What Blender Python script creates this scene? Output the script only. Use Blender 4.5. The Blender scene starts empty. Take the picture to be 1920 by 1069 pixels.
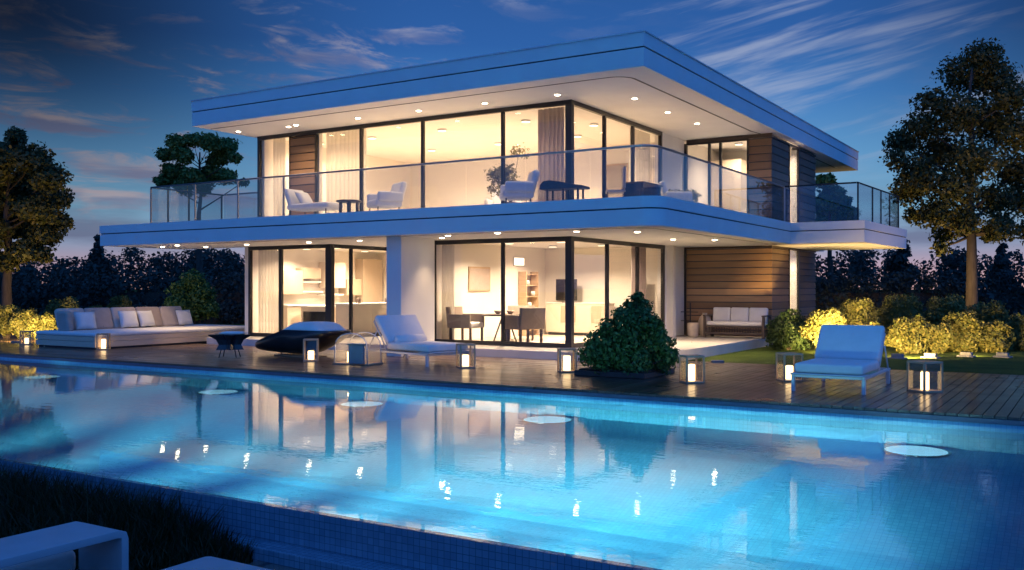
import bpy, bmesh, math, random
import numpy as np
from mathutils import Vector, Matrix
R = math.radians
random.seed(7); rng = np.random.default_rng(7)
S = bpy.context.scene; COL = S.collection
# ------------------------------------------------------------------ camera
TH = R(31.8); CT, ST = math.cos(TH), math.sin(TH); F = 1774.0; CZ = 1.45
cam = bpy.data.cameras.new('camera'); co = bpy.data.objects.new('camera', cam); COL.objects.link(co)
co.location = (0, 0, CZ); co.rotation_euler = (R(90), 0, TH)
cam.sensor_width = 36; cam.lens = F/1920*36; cam.shift_y = 5.5/1920; cam.clip_end = 3000; cam.clip_start = .05
S.camera = co
def at(px, d, z): lat = (px-960)/F*d; return Vector((lat*CT-d*ST, lat*ST+d*CT, z))     # a place from bearing, distance, height
def ray(px, py, d): return at(px, d, CZ+(540-py)*d/F)
# ------------------------------------------------------------------ materials
M = {}
def lin(c): return tuple(((v/255+.055)/1.055)**2.4 if v > 10 else v/255/12.92 for v in c)
class NT:
    def __init__(s, name):
        s.m = bpy.data.materials.new(name); s.m.use_nodes = True; s.t = s.m.node_tree; s.n = s.t.nodes; s.l = s.t.links
        s.b = s.n['Principled BSDF']; s.out = s.n['Material Output']
    def node(s, t, **k):
        n = s.n.new(t)
        for a, v in k.items():
            if a in n.inputs: n.inputs[a].default_value = v
            else: setattr(n, a, v)
        return n
    def tex(s, scale, detail=3, stretch=(1, 1, 1), coord='Object'):
        tc = s.node('ShaderNodeTexCoord'); mp = s.node('ShaderNodeMapping'); mp.inputs['Scale'].default_value = stretch
        s.l.new(tc.outputs[coord], mp.inputs['Vector']); n = s.node('ShaderNodeTexNoise', Scale=scale, Detail=detail)
        s.l.new(mp.outputs[0], n.inputs['Vector']); return n.outputs['Fac']
    def ramp(s, fac, stops):
        r = s.node('ShaderNodeValToRGB'); e = r.color_ramp.elements
        while len(e) < len(stops): e.new(.5)
        for i, (p, c) in enumerate(stops): e[i].position = p; e[i].color = (*c, 1) if len(c) == 3 else c
        s.l.new(fac, r.inputs[0]); return r.outputs[0]
    def bump(s, h, strength=.3, dist=.02):
        b = s.node('ShaderNodeBump', Strength=strength, Distance=dist); s.l.new(h, b.inputs['Height']); s.l.new(b.outputs[0], s.b.inputs['Normal']); return b
    def math(s, op, a, b=None):
        n = s.node('ShaderNodeMath', operation=op)
        for i, v in enumerate((a, b)):
            if v is None: continue
            if hasattr(v, 'links'): s.l.new(v, n.inputs[i])
            else: n.inputs[i].default_value = v
        return n.outputs[0]
def simple(key, col, rough=.6, metal=0, var=.12, scale=4, bump=0, bscale=60, stretch=(1, 1, 1), spec=.5, coat=0):
    s = NT(key); n = s.tex(scale, 4, stretch)
    s.l.new(s.ramp(n, [(.3, tuple(c*(1-var) for c in col)), (.7, tuple(min(1, c*(1+var)) for c in col))]), s.b.inputs['Base Color'])
    s.b.inputs['Roughness'].default_value = rough; s.b.inputs['Metallic'].default_value = metal
    s.b.inputs['Specular IOR Level'].default_value = spec; s.b.inputs['Coat Weight'].default_value = coat
    if bump: s.bump(s.tex(bscale, 3, stretch), bump, .01)
    M[key] = s.m; return s
def emit(key, col, strength):
    s = NT(key); s.b.inputs['Base Color'].default_value = (*col, 1); s.b.inputs['Emission Color'].default_value = (*col, 1)
    s.b.inputs['Emission Strength'].default_value = strength; M[key] = s.m
simple('white_render', (.78, .78, .78), .7, var=.03, scale=1.5, bump=.08, bscale=120)
simple('soffit_paint', (.80, .78, .74), .75, var=.02, scale=1)
simple('inner_wall', (.80, .76, .70), .8, var=.03, scale=1)
simple('inner_floor', (.66, .58, .48), .25, var=.1, scale=3, stretch=(1, 8, 1))
simple('groove', (.03, .035, .05), .6)
simple('black_metal', (.012, .012, .014), .35, .0, var=.1)
simple('steel', (.35, .36, .38), .3, .9, var=.05)
simple('stone', (.62, .60, .57), .35, var=.06, scale=2.2, bump=.1, bscale=30)
simple('fabric_white', (.74, .73, .72), .9, var=.04, scale=6, bump=.25, bscale=300)
simple('fabric_grey', (.36, .32, .29), .9, var=.06, scale=8, bump=.25, bscale=300)
simple('fabric_slate', (.40, .42, .46), .9, var=.05, scale=6, bump=.3, bscale=260)
simple('fabric_dark', (.03, .035, .05), .8, var=.1, scale=8, bump=.2, bscale=200)
simple('fabric_taupe', (.26, .21, .18), .9, var=.06, scale=8, bump=.2, bscale=200)
def cloth(key, c, clear):
    s = NT(key); s.b.inputs['Base Color'].default_value = (*c, 1); s.b.inputs['Roughness'].default_value = .9
    tl = s.node('ShaderNodeBsdfTranslucent', Color=(*c, 1)); tr = s.node('ShaderNodeBsdfTransparent'); m1 = s.node('ShaderNodeMixShader', Fac=.6); m2 = s.node('ShaderNodeMixShader')
    n = s.tex(160, 2, (1, 1, 1)); s.l.new(s.math('MULTIPLY_ADD', n, .1) if False else s.math('ADD', s.math('MULTIPLY', n, .16), clear-.08), m2.inputs[0])
    s.l.new(s.b.outputs[0], m1.inputs[1]); s.l.new(tl.outputs[0], m1.inputs[2]); s.l.new(m1.outputs[0], m2.inputs[1]); s.l.new(tr.outputs[0], m2.inputs[2]); s.l.new(m2.outputs[0], s.out.inputs['Surface']); M[key] = s.m
cloth('sheer', (.90, .87, .80), .38); cloth('drape', (.60, .54, .54), .06)
simple('fabric_beige', (.60, .50, .43), .9, var=.05, scale=6, bump=.25, bscale=300)
simple('fabric_taupe_pale', (.44, .36, .32), .9, var=.06, scale=6, bump=.25, bscale=300)
simple('cream_panel', (.66, .53, .40), .5, var=.06, scale=3, stretch=(1, .4, 8))
simple('light_wood', (.46, .33, .21), .5, var=.15, scale=3, stretch=(1, 1, 8))
simple('dark_wood', (.06, .04, .03), .4, var=.3, scale=5, stretch=(1, 10, 1))
simple('alu_pale', (.62, .64, .67), .4, .3, var=.03)
simple('shell_black', (.018, .02, .026), .28, var=.1, coat=.3)
simple('clay', (.50, .42, .34), .8, var=.1, scale=8, bump=.2, bscale=40)
simple('cabinet', (.40, .32, .24), .5, var=.06, scale=3, stretch=(6, 6, 1))
simple('cabinet_pale', (.62, .54, .44), .45, var=.04)
simple('screen_black', (.01, .01, .012), .12, var=.05)
simple('bark', (.055, .043, .035), .95, var=.35, scale=9, bump=.8, bscale=14, stretch=(1, 1, .25))
simple('rock', (.20, .21, .22), .8, var=.25, scale=5, bump=.4, bscale=10)
simple('pool_coping', (.06, .09, .14), .25, var=.15, scale=4, bump=.1, bscale=40)
simple('earth', (.05, .04, .03), .95, var=.3, scale=12, bump=.6, bscale=20)
emit('lamp_lens', (1, .82, .55), 26)
emit('room_lens', (1, .84, .6), 3.0)
emit('ceiling_glow', (1, .85, .62), 2.6)
emit('candle_wax', (1, .68, .33), 4.6)
emit('pool_lens', (.46, .90, 1), 1.2)
emit('garden_lens', (1, .70, .28), 20)
def both_sides(s, fr, ior):
    g = s.node('ShaderNodeNewGeometry'); s.l.new(s.math('ADD', ior, s.math('MULTIPLY', g.outputs['Backfacing'], 1/ior-ior)), fr.inputs['IOR'])
def glass(key, tint=(1, 1, 1), refl=1.0, ior=1.45, rough=0.0):
    s = NT(key); s.n.remove(s.b)
    tr = s.node('ShaderNodeBsdfTransparent', Color=(*tint, 1)); gl = s.node('ShaderNodeBsdfGlossy', Roughness=rough)
    fr = s.node('ShaderNodeFresnel', IOR=ior); mx = s.node('ShaderNodeMixShader'); both_sides(s, fr, ior)
    s.l.new(s.math('MULTIPLY', fr.outputs[0], refl), mx.inputs[0]); s.l.new(tr.outputs[0], mx.inputs[1]); s.l.new(gl.outputs[0], mx.inputs[2])
    s.l.new(mx.outputs[0], s.out.inputs['Surface']); M[key] = s.m
def frost(key, c, clear):
    s = NT(key); s.b.inputs['Base Color'].default_value = (*c, 1); s.b.inputs['Roughness'].default_value = .12
    tl = s.node('ShaderNodeBsdfTranslucent', Color=(*c, 1)); tr = s.node('ShaderNodeBsdfTransparent'); m1 = s.node('ShaderNodeMixShader', Fac=.55); m2 = s.node('ShaderNodeMixShader', Fac=clear)
    s.l.new(s.b.outputs[0], m1.inputs[1]); s.l.new(tl.outputs[0], m1.inputs[2]); s.l.new(m1.outputs[0], m2.inputs[1]); s.l.new(tr.outputs[0], m2.inputs[2]); s.l.new(m2.outputs[0], s.out.inputs['Surface']); M[key] = s.m
frost('lantern_frost', (.55, .52, .48), .72)
glass('window_glass', (.97, .97, .96)); glass('rail_glass', (.86, .88, .91), 1.6); glass('lantern_glass', (.93, .92, .90), 1.2)
def wood_boards(key, c0, c1, rough, coat=0, stretch=(.6, 14, 14), bump=.25):
    s = NT(key); g = s.node('ShaderNodeNewGeometry'); n = s.tex(2.2, 6, stretch)
    mixf = s.math('ADD', s.math('MULTIPLY', g.outputs['Random Per Island'], .72), s.math('MULTIPLY', n, .42))
    s.l.new(s.ramp(mixf, [(.15, c0), (.95, c1)]), s.b.inputs['Base Color'])
    s.b.inputs['Roughness'].default_value = rough; s.b.inputs['Coat Weight'].default_value = coat; s.b.inputs['Coat Roughness'].default_value = .15
    r = s.math('ADD', s.math('MULTIPLY', s.tex(1.3, 4), .35), rough-.18); s.l.new(r, s.b.inputs['Roughness'])
    s.bump(n, bump, .006); M[key] = s.m
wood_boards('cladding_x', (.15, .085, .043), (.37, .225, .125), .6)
wood_boards('cladding_y', (.10, .065, .042), (.24, .16, .105), .6, stretch=(14, .6, 14))  # same timber as the front; the side's shade is put into a darker colour
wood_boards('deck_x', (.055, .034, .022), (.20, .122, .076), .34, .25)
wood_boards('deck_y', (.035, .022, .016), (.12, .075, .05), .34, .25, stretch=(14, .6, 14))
def leafmat(key, c0, c1, c2):
    s = NT(key); g = s.node('ShaderNodeNewGeometry')
    s.l.new(s.ramp(g.outputs['Random Per Island'], [(0, c0), (.55, c1), (1, c2)]), s.b.inputs['Base Color'])
    s.b.inputs['Roughness'].default_value = .55; s.b.inputs['Specular IOR Level'].default_value = .3
    tl = s.node('ShaderNodeBsdfTranslucent', Color=(*c1, 1)); mx = s.node('ShaderNodeMixShader', Fac=.25)
    s.l.new(s.b.outputs[0], mx.inputs[1]); s.l.new(tl.outputs[0], mx.inputs[2]); s.l.new(mx.outputs[0], s.out.inputs['Surface']); M[key] = s.m
leafmat('leaf_tree', (.03, .045, .014), (.065, .072, .022), (.13, .11, .038))
leafmat('leaf_bush', (.03, .08, .02), (.08, .17, .04), (.18, .27, .08))
leafmat('leaf_dark', (.015, .035, .012), (.032, .065, .02), (.07, .11, .04))
leafmat('leaf_box', (.075, .10, .026), (.14, .145, .04), (.23, .21, .065))
leafmat('leaf_far', (.022, .038, .036), (.042, .062, .055), (.065, .088, .07))  # bluish tone: distance haze put into the leaf colour
leafmat('leaf_pale', (.16, .17, .07), (.26, .24, .12), (.38, .33, .18))
leafmat('grass_blade', (.010, .016, .006), (.022, .03, .010), (.045, .05, .018))
def tiles(key, c0, c1, scale, rough, mortar, coat=0):
    s = NT(key); tc = s.node('ShaderNodeTexCoord'); ge = s.node('ShaderNodeNewGeometry')
    sep = s.node('ShaderNodeSeparateXYZ'); s.l.new(tc.outputs['Object'], sep.inputs[0])
    sn = s.node('ShaderNodeSeparateXYZ'); s.l.new(ge.outputs['Normal'], sn.inputs[0])
    # horizontal surfaces use x,y; vertical ones x+y,z
    isv = s.math('LESS_THAN', s.math('ABSOLUTE', sn.outputs[2]), .5)
    u = s.math('ADD', sep.outputs[0], s.math('MULTIPLY', sep.outputs[1], isv))
    v = s.math('ADD', s.math('MULTIPLY', sep.outputs[2], isv), s.math('MULTIPLY', sep.outputs[1], s.math('SUBTRACT', 1.0, isv)))
    cb = s.node('ShaderNodeCombineXYZ'); s.l.new(u, cb.inputs[0]); s.l.new(v, cb.inputs[1])
    br = s.node('ShaderNodeTexBrick', offset=0.0, Scale=scale); br.inputs['Brick Width'].default_value = 1; br.inputs['Row Height'].default_value = 1
    br.inputs['Mortar Size'].default_value = .05; br.inputs['Color1'].default_value = (*c0, 1); br.inputs['Color2'].default_value = (*c1, 1); br.inputs['Mortar'].default_value = (*mortar, 1)
    s.l.new(cb.outputs[0], br.inputs['Vector']); s.l.new(br.outputs['Color'], s.b.inputs['Base Color'])
    s.b.inputs['Roughness'].default_value = rough; s.b.inputs['Coat Weight'].default_value = coat
    s.bump(br.outputs['Fac'], -.3, .004); M[key] = s.m
tiles('pool_tile', (.16, .50, .61), (.21, .58, .69), 16, .3, (.10, .38, .50))
tiles('wall_tile', (.11, .23, .33), (.16, .30, .41), 18, .15, (.06, .13, .19), .6)
tiles('wet_paving', (.10, .085, .075), (.14, .12, .10), 1.6, .12, (.03, .025, .02), .4)
def water():
    s = NT('pool_water'); s.n.remove(s.b)
    tc = s.node('ShaderNodeTexCoord')
    def layer(scale, stretch, rot, detail):
        mp = s.node('ShaderNodeMapping'); mp.inputs['Scale'].default_value = stretch; mp.inputs['Rotation'].default_value = (0, 0, R(rot))
        s.l.new(tc.outputs['Object'], mp.inputs[0]); n = s.node('ShaderNodeTexNoise', Scale=scale, Detail=detail); s.l.new(mp.outputs[0], n.inputs['Vector']); return n.outputs['Fac']
    a = layer(2.6, (1, 2.6, 1), 55, 2); b = layer(9, (1, 3, 1), 40, 1); c = layer(.35, (1, 1, 1), 0, 1)
    h = s.math('ADD', a, s.math('MULTIPLY', b, .30))
    h = s.math('MULTIPLY', h, s.math('ADD', s.math('MULTIPLY', c, .9), .05))
    bp = s.node('ShaderNodeBump', Strength=.14, Distance=.014); s.l.new(h, bp.inputs['Height'])
    tr = s.node('ShaderNodeBsdfTransparent', Color=(.80, .95, 1, 1)); gl = s.node('ShaderNodeBsdfGlossy', Roughness=.012)
    fr = s.node('ShaderNodeFresnel', IOR=1.5); mx = s.node('ShaderNodeMixShader'); both_sides(s, fr, 1.5)
    for n in (gl, fr): s.l.new(bp.outputs[0], n.inputs['Normal'])
    mn = s.node('ShaderNodeMath', operation='MINIMUM'); s.l.new(s.math('MULTIPLY', fr.outputs[0], 1.35), mn.inputs[0]); mn.inputs[1].default_value = 1; s.l.new(mn.outputs[0], mx.inputs[0]); s.l.new(tr.outputs[0], mx.inputs[1]); s.l.new(gl.outputs[0], mx.inputs[2])
    s.l.new(mx.outputs[0], s.out.inputs['Surface']); M['water'] = s.m
water()
def lawnmat():
    s = NT('lawn'); n = s.tex(1.2, 5); f = s.tex(70, 4)
    s.l.new(s.ramp(s.math('ADD', s.math('MULTIPLY', n, .5), s.math('MULTIPLY', f, .5)), [(.3, (.028, .055, .011)), (.7, (.10, .15, .032))]), s.b.inputs['Base Color'])
    s.b.inputs['Roughness'].default_value = .9; s.b.inputs['Specular IOR Level'].default_value = .1; s.bump(f, .9, .05); M['lawn'] = s.m
lawnmat()
# ------------------------------------------------------------------ mesh helpers
class MB:
    def __init__(s): s.v = []; s.f = []
    def add(s, vs, fs): o = len(s.v); s.v += [tuple(v) for v in vs]; s.f += [tuple(i+o for i in f) for f in fs]; return s
    def box(s, x0, x1, y0, y1, z0, z1, m=None):
        vs = [(x, y, z) for z in (z0, z1) for y in (y0, y1) for x in (x0, x1)]
        if m is not None: vs = [m @ Vector(v) for v in vs]
        return s.add(vs, [(0, 2, 3, 1), (4, 5, 7, 6), (0, 1, 5, 4), (2, 6, 7, 3), (0, 4, 6, 2), (1, 3, 7, 5)])
    def prism(s, poly, z0, z1):
        n = len(poly); vs = [(x, y, z0) for x, y in poly]+[(x, y, z1) for x, y in poly]
        return s.add(vs, [tuple(range(n))[::-1], tuple(range(n, 2*n))]+[(i, (i+1) % n, n+(i+1) % n, n+i) for i in range(n)])
    def tube(s, pts, r, seg=8, cap=True):
        pts = [Vector(p) for p in pts]; rs = r if isinstance(r, (list, tuple)) else [r]*len(pts); rings = []
        for i, p in enumerate(pts):
            t = (pts[min(i+1, len(pts)-1)]-pts[max(i-1, 0)]).normalized()
            u = t.cross(Vector((0, 0, 1)) if abs(t.z) < .9 else Vector((1, 0, 0))).normalized(); w = t.cross(u)
            rings.append([p+(u*math.cos(a)+w*math.sin(a))*rs[i] for a in [2*math.pi*k/seg for k in range(seg)]])
        vs = [v for rg in rings for v in rg]
        fs = [(i*seg+k, i*seg+(k+1) % seg, (i+1)*seg+(k+1) % seg, (i+1)*seg+k) for i in range(len(pts)-1) for k in range(seg)]
        if cap: fs += [tuple(range(seg))[::-1], tuple(range((len(pts)-1)*seg, len(pts)*seg))]
        return s.add(vs, fs)
    def lathe(s, prof, seg=20, c=(0, 0, 0)):
        vs = [(c[0]+r*math.cos(2*math.pi*k/seg), c[1]+r*math.sin(2*math.pi*k/seg), c[2]+z) for r, z in prof for k in range(seg)]
        fs = [(i*seg+k, i*seg+(k+1) % seg, (i+1)*seg+(k+1) % seg, (i+1)*seg+k) for i in range(len(prof)-1) for k in range(seg)]
        fs += [tuple(range(seg))[::-1], tuple(range((len(prof)-1)*seg, len(prof)*seg))]
        return s.add(vs, fs)
    def pillow(s, c, size, m=None, n=8, p=2.6, puff=1.0):
        # a soft cushion: superellipse outline, thickness swelling to the middle
        sx, sy, sz = [v/2 for v in size]; vs = []; fs = []
        for side in (1, -1):
            o = len(vs)
            for j in range(n+1):
                for i in range(n+1):
                    u, v = 2*i/n-1, 2*j/n-1
                    t = (max(0, 1-abs(u)**p)*max(0, 1-abs(v)**p))**.42
                    pinch = 1-.05*(1-abs(u))*abs(v)**3; pinch2 = 1-.05*(1-abs(v))*abs(u)**3
                    q = Vector((sx*u*pinch2, sy*v*pinch, side*sz*(t if puff else 1)))
                    q = (m @ q) if m is not None else q
                    vs.append(q+Vector(c))
            for j in range(n):
                for i in range(n):
                    a = o+j*(n+1)+i; q = (a, a+1, a+n+2, a+n+1); fs.append(q if side > 0 else q[::-1])
        return s.add(vs, fs)
    def build(s, name, mat, parent=None, bevel=0, seg=2, smooth=False, world=False, merge=False):
        off = Vector(parent_loc(parent)) if (parent is not None and world) else Vector((0, 0, 0))
        me = bpy.data.meshes.new(name); me.from_pydata([tuple(Vector(v)-off) for v in s.v], [], s.f)
        bm = bmesh.new(); bm.from_mesh(me)
        if merge: bmesh.ops.remove_doubles(bm, verts=bm.verts, dist=1e-5)
        bmesh.ops.recalc_face_normals(bm, faces=bm.faces)
        if bevel: bmesh.ops.bevel(bm, geom=bm.edges[:], offset=bevel, segments=seg, affect='EDGES', profile=.5, clamp_overlap=True)
        bm.to_mesh(me); bm.free()
        if smooth:
            for p in me.polygons: p.use_smooth = True
            if bevel: me.set_sharp_from_angle(angle=R(50))
        me.materials.append(M[mat] if isinstance(mat, str) else mat)
        o = bpy.data.objects.new(name, me); COL.objects.link(o)
        if parent is not None: o.parent = parent
        return o
def parent_loc(p):
    l = Vector((0, 0, 0))
    while p is not None: l = l+p.location; p = p.parent
    return l
def tag(o, label=None, cat=None, group=None, kind=None):
    for k, v in (('label', label), ('category', cat), ('group', group), ('kind', kind)):
        if v: o[k] = v
    return o
def empty(name, loc, rz=0, label=None, cat=None, group=None):
    o = bpy.data.objects.new(name, None); COL.objects.link(o); o.location = loc; o.rotation_euler = (0, 0, rz); o.empty_display_size = .2
    return tag(o, label, cat, group)
def copy_tree(o, parent=None):
    c = o.copy(); COL.objects.link(c)
    if parent is not None: c.parent = parent
    for ch in list(o.children): copy_tree(ch, c)
    return c
def dup(o, loc, rz, label, group=None, scale=None):
    c = copy_tree(o); c.location = loc; c.rotation_euler = (0, 0, rz); c['label'] = label
    if group: c['group'] = group
    if scale: c.scale = (scale,)*3
    return c
def lamp(name, kind, loc, power, col, parent=None, size=.1, rot=(0, 0, 0), **k):
    l = bpy.data.lights.new(name, kind); l.energy = power; l.color = col
    if kind == 'AREA': l.size = size
    else: l.shadow_soft_size = size
    for a, v in k.items(): setattr(l, a, v)
    o = bpy.data.objects.new(name, l); COL.objects.link(o)
    if parent is not None: o.parent = parent; o.location = Vector(loc)-parent_loc(parent)
    else: o.location = loc
    o.rotation_euler = rot; return o
WARM = (1, .77, .46)
# ------------------------------------------------------------------ sky
def sky():
    w = bpy.data.worlds.new('World'); S.world = w; w.use_nodes = True; t = w.node_tree; n = t.nodes; l = t.links
    bg = n['Background']
    def N(ty, **k):
        x = n.new(ty)
        for a, v in k.items():
            if a in x.inputs: x.inputs[a].default_value = v
            else: setattr(x, a, v)
        return x
    def MA(op, a, b=None, c=None):
        x = N('ShaderNodeMath', operation=op)
        for i, v in enumerate((a, b, c)):
            if v is None: continue
            if hasattr(v, 'links'): l.new(v, x.inputs[i])
            else: x.inputs[i].default_value = v
        return x.outputs[0]
    def ramp(fac, stops, ip='LINEAR'):
        r = N('ShaderNodeValToRGB'); r.color_ramp.interpolation = ip; e = r.color_ramp.elements
        while len(e) < len(stops): e.new(.5)
        for i, (p, c) in enumerate(stops): e[i].position = p; e[i].color = (*c, 1)
        l.new(fac, r.inputs[0]); return r.outputs[0]
    def mix(f, a, b, bt='MIX'):
        x = N('ShaderNodeMix', data_type='RGBA', blend_type=bt)
        if hasattr(f, 'links'): l.new(f, x.inputs[0])
        else: x.inputs[0].default_value = f
        for i, v in ((6, a), (7, b)):
            if hasattr(v, 'links'): l.new(v, x.inputs[i])
            else: x.inputs[i].default_value = (*v, 1)
        return x.outputs[2]
    tc = N('ShaderNodeTexCoord'); d = tc.outputs['Generated']; sp = N('ShaderNodeSeparateXYZ'); l.new(d, sp.inputs[0])
    z = sp.outputs[2]
    def dot(v):
        x = N('ShaderNodeVectorMath', operation='DOT_PRODUCT'); l.new(d, x.inputs[0]); x.inputs[1].default_value = v; return x.outputs['Value']
    el = MA('MULTIPLY', z, 2.5)                     # elevation, stretched
    base = ramp(el, [(0, lin((214, 170, 168))), (.055, lin((186, 160, 178))), (.11, lin((150, 165, 196))), (.20, lin((124, 176, 208))),
                     (.34, lin((96, 154, 204))), (.48, lin((64, 124, 190))), (.62, lin((44, 96, 166))), (.78, lin((38, 86, 154))), (1, lin((30, 74, 146)))])
    col = base; lat = dot((CT, ST, 0)); dep = MA('MAXIMUM', dot((-ST, CT, 0)), .05)
    # clouds: high thin puffs and a low purple bank
    cb = N('ShaderNodeCombineXYZ'); l.new(lat, cb.inputs[0]); l.new(z, cb.inputs[1])
    def noise(scale, st, rot, det, rough=.55, dist=0.0, off=(0, 0, 0)):
        m = N('ShaderNodeMapping', vector_type='TEXTURE'); m.inputs['Rotation'].default_value = (0, 0, R(rot)); m.inputs['Location'].default_value = off; m.inputs['Scale'].default_value = tuple(1/v for v in st)
        l.new(cb.outputs[0], m.inputs[0]); q = N('ShaderNodeTexNoise', Scale=scale, Detail=det, Roughness=rough, Distortion=dist); l.new(m.outputs[0], q.inputs['Vector']); return q.outputs['Fac']
    def mr(x, a, b_, c_=0.0, d_=1.0):
        m = N('ShaderNodeMapRange', interpolation_type='SMOOTHSTEP'); l.new(x, m.inputs[0])
        for i, vv in enumerate((a, b_, c_, d_)): m.inputs[i+1].default_value = vv
        return m.outputs[0]
    puffs = noise(1, (13, 46, 1), -3, 7, .62, .5, (3.17, 1.2, 0)); big = noise(1, (3.6, 9, 1), 0, 2, .5, 0, (1.4, .35, 0))
    lf = mr(lat, -.10, .10, 1, 0); high = mr(z, .045, .10)
    pm = MA('MULTIPLY', MA('MULTIPLY', mr(MA('ADD', puffs, MA('MULTIPLY_ADD', big, .62, -.31)), .48, .68), MA('MULTIPLY_ADD', lf, .92, .08)), MA('MULTIPLY', high, .74))
    shade = mr(noise(1, (13, 46, 1), -3, 4, .5, .5, (3.17, 1.212, 0)), .42, .66)
    c1 = ramp(el, [(0, lin((190, 150, 160))), (.2, lin((150, 138, 165))), (.45, lin((120, 122, 160))), (.7, lin((92, 112, 162))), (1, lin((80, 104, 160)))])
    c2 = ramp(el, [(0, lin((226, 186, 180))), (.2, lin((206, 180, 182))), (.45, lin((192, 174, 178))), (.7, lin((150, 158, 186))), (1, lin((140, 150, 185)))])
    col = mix(pm, col, mix(shade, c1, c2))
    wisps = noise(1, (5.5, 52, 1), 13, 5, .56, .35, (.31, .42, 0)); patch = noise(1, (3.4, 7, 1), 10, 1, .5, 0, (.8, 2.1, 0))
    wm = MA('MULTIPLY', MA('MULTIPLY', mr(MA('ADD', wisps, MA('MULTIPLY_ADD', patch, .5, -.25)), .44, .72), mr(lat, .04, .14)), MA('MULTIPLY', mr(z, .09, .16), .56))
    col = mix(wm, col, lin((172, 182, 206)))
    # low bank in azimuth / elevation space
    cb2 = N('ShaderNodeCombineXYZ'); l.new(lat, cb2.inputs[0]); l.new(MA('MULTIPLY', z, 5.5), cb2.inputs[1])
    q = N('ShaderNodeTexNoise', Scale=5.5, Detail=5, Roughness=.55); l.new(cb2.outputs[0], q.inputs['Vector'])
    band = ramp(MA('MULTIPLY', z, 5.0), [(0, (0, 0, 0)), (.14, (.0, .0, .0)), (.24, (1, 1, 1)), (.40, (.8, .8, .8)), (.62, (0, 0, 0))])
    bs = N('ShaderNodeSeparateColor'); l.new(band, bs.inputs[0])
    p3 = N('ShaderNodeMapRange'); p3.inputs[1].default_value = .42; p3.inputs[2].default_value = .62; l.new(q.outputs['Fac'], p3.inputs[0])
    sides = ramp(MA('ABSOLUTE', lat), [(0, (0, 0, 0)), (.2, (0, 0, 0)), (.36, (1, 1, 1)), (1, (1, 1, 1))]); ss = N('ShaderNodeSeparateColor'); l.new(sides, ss.inputs[0])
    col = mix(MA('MULTIPLY', MA('MULTIPLY', p3.outputs[0], bs.outputs[0]), MA('MULTIPLY', ss.outputs[0], .62)), col, lin((92, 92, 126)))
    # darker high and round to the sides, as the dusk deepens away from the afterglow
    def rmap(x, a, b_, c_, d_):
        m = N('ShaderNodeMapRange', interpolation_type='SMOOTHSTEP'); l.new(x, m.inputs[0])
        for i, vv in enumerate((a, b_, c_, d_)): m.inputs[i+1].default_value = vv
        return m.outputs[0]
    kk = MA('SUBTRACT', 1.0, MA('MULTIPLY', MA('MULTIPLY', rmap(MA('ABSOLUTE', MA('SUBTRACT', lat, .09)), .16, .56, 0, .92), rmap(z, .0, .26, .15, 1)), 1.0))
    x = N('ShaderNodeVectorMath', operation='SCALE'); l.new(col, x.inputs[0]); l.new(kk, x.inputs['Scale']); col = x.outputs[0]
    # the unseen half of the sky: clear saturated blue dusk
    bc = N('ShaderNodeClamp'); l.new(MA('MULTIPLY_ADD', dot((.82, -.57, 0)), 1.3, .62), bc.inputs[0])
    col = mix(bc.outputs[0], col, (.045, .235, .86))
    # physical twilight glow underneath it all
    st = N('ShaderNodeTexSky', sky_type='NISHITA', sun_disc=False); st.sun_elevation = R(-2.5); st.sun_rotation = R(200)
    col = mix(.03, col, st.outputs[0], 'ADD')
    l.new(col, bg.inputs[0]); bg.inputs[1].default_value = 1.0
sky()
# ------------------------------------------------------------------ ground
PX0, PX1, PY0, PY1, ZW = -27.0, -0.32, 5.6, 13.6, -.35       # pool water rectangle
ZD, ZL, ZN = -.2, -.27, -.80                                 # deck, lawn, low ground on the viewer's side
def ground():
    xs = [-900, -300, -120, -60, PX0-.6, PX1+.45, 8, 40, 120, 300, 900]; ys = [-400, -60, -6, 1, 5.2, PY1+.3, 19, 30, 60, 120, 300, 1200]
    def h(x, y):
        if y <= 5.2: return ZN
        return ZL if (y > 6 and y < 100) else ZL
    vs = [(x, y, h(x, y)) for y in ys for x in xs]; n = len(xs); fs = []
    for j in range(len(ys)-1):
        for i in range(n-1):
            if i == 4 and j == 4: continue                   # the hole for the pool
            fs.append((j*n+i, j*n+i+1, (j+1)*n+i+1, (j+1)*n+i))
    tag(MB().add(vs, fs).build('lawn', 'lawn'), 'dark green mown lawn around the pool and house', 'lawn', kind='structure')
ground()
# decking: boards along x in front of the house, boards along y on the right
def decking():
    gap = .011; w = .146; b = MB(); y = PY1+.02
    while y < 18.95:
        x = -34+random.random()*2
        while x < -8.0:
            x2 = min(-8.0, x+random.uniform(3.2, 4.4)); z = ZD+random.uniform(-.0015, .0015)
            b.box(x, x2-gap, y, min(18.97, y+w-gap), ZD-.03, z); x = x2
        y += w
    o = b.build('deck', 'deck_x'); tag(o, 'dark wet timber decking with boards along the pool', 'deck', kind='structure')
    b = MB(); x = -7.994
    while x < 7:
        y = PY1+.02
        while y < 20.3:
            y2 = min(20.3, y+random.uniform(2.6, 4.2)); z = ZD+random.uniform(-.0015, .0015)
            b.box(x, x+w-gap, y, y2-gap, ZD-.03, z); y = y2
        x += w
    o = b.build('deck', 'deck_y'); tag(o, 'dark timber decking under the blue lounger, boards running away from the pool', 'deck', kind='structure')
    b = MB().box(-34, 7, PY1+.03, 18.98, ZL-.2, ZD-.034).box(-8.25, 7, 18.985, 20.3, ZL-.2, ZD-.036)
    tag(b.build('deck_base', 'groove'), 'dark joists under the timber decking', 'deck base', kind='structure')
decking()
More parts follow.
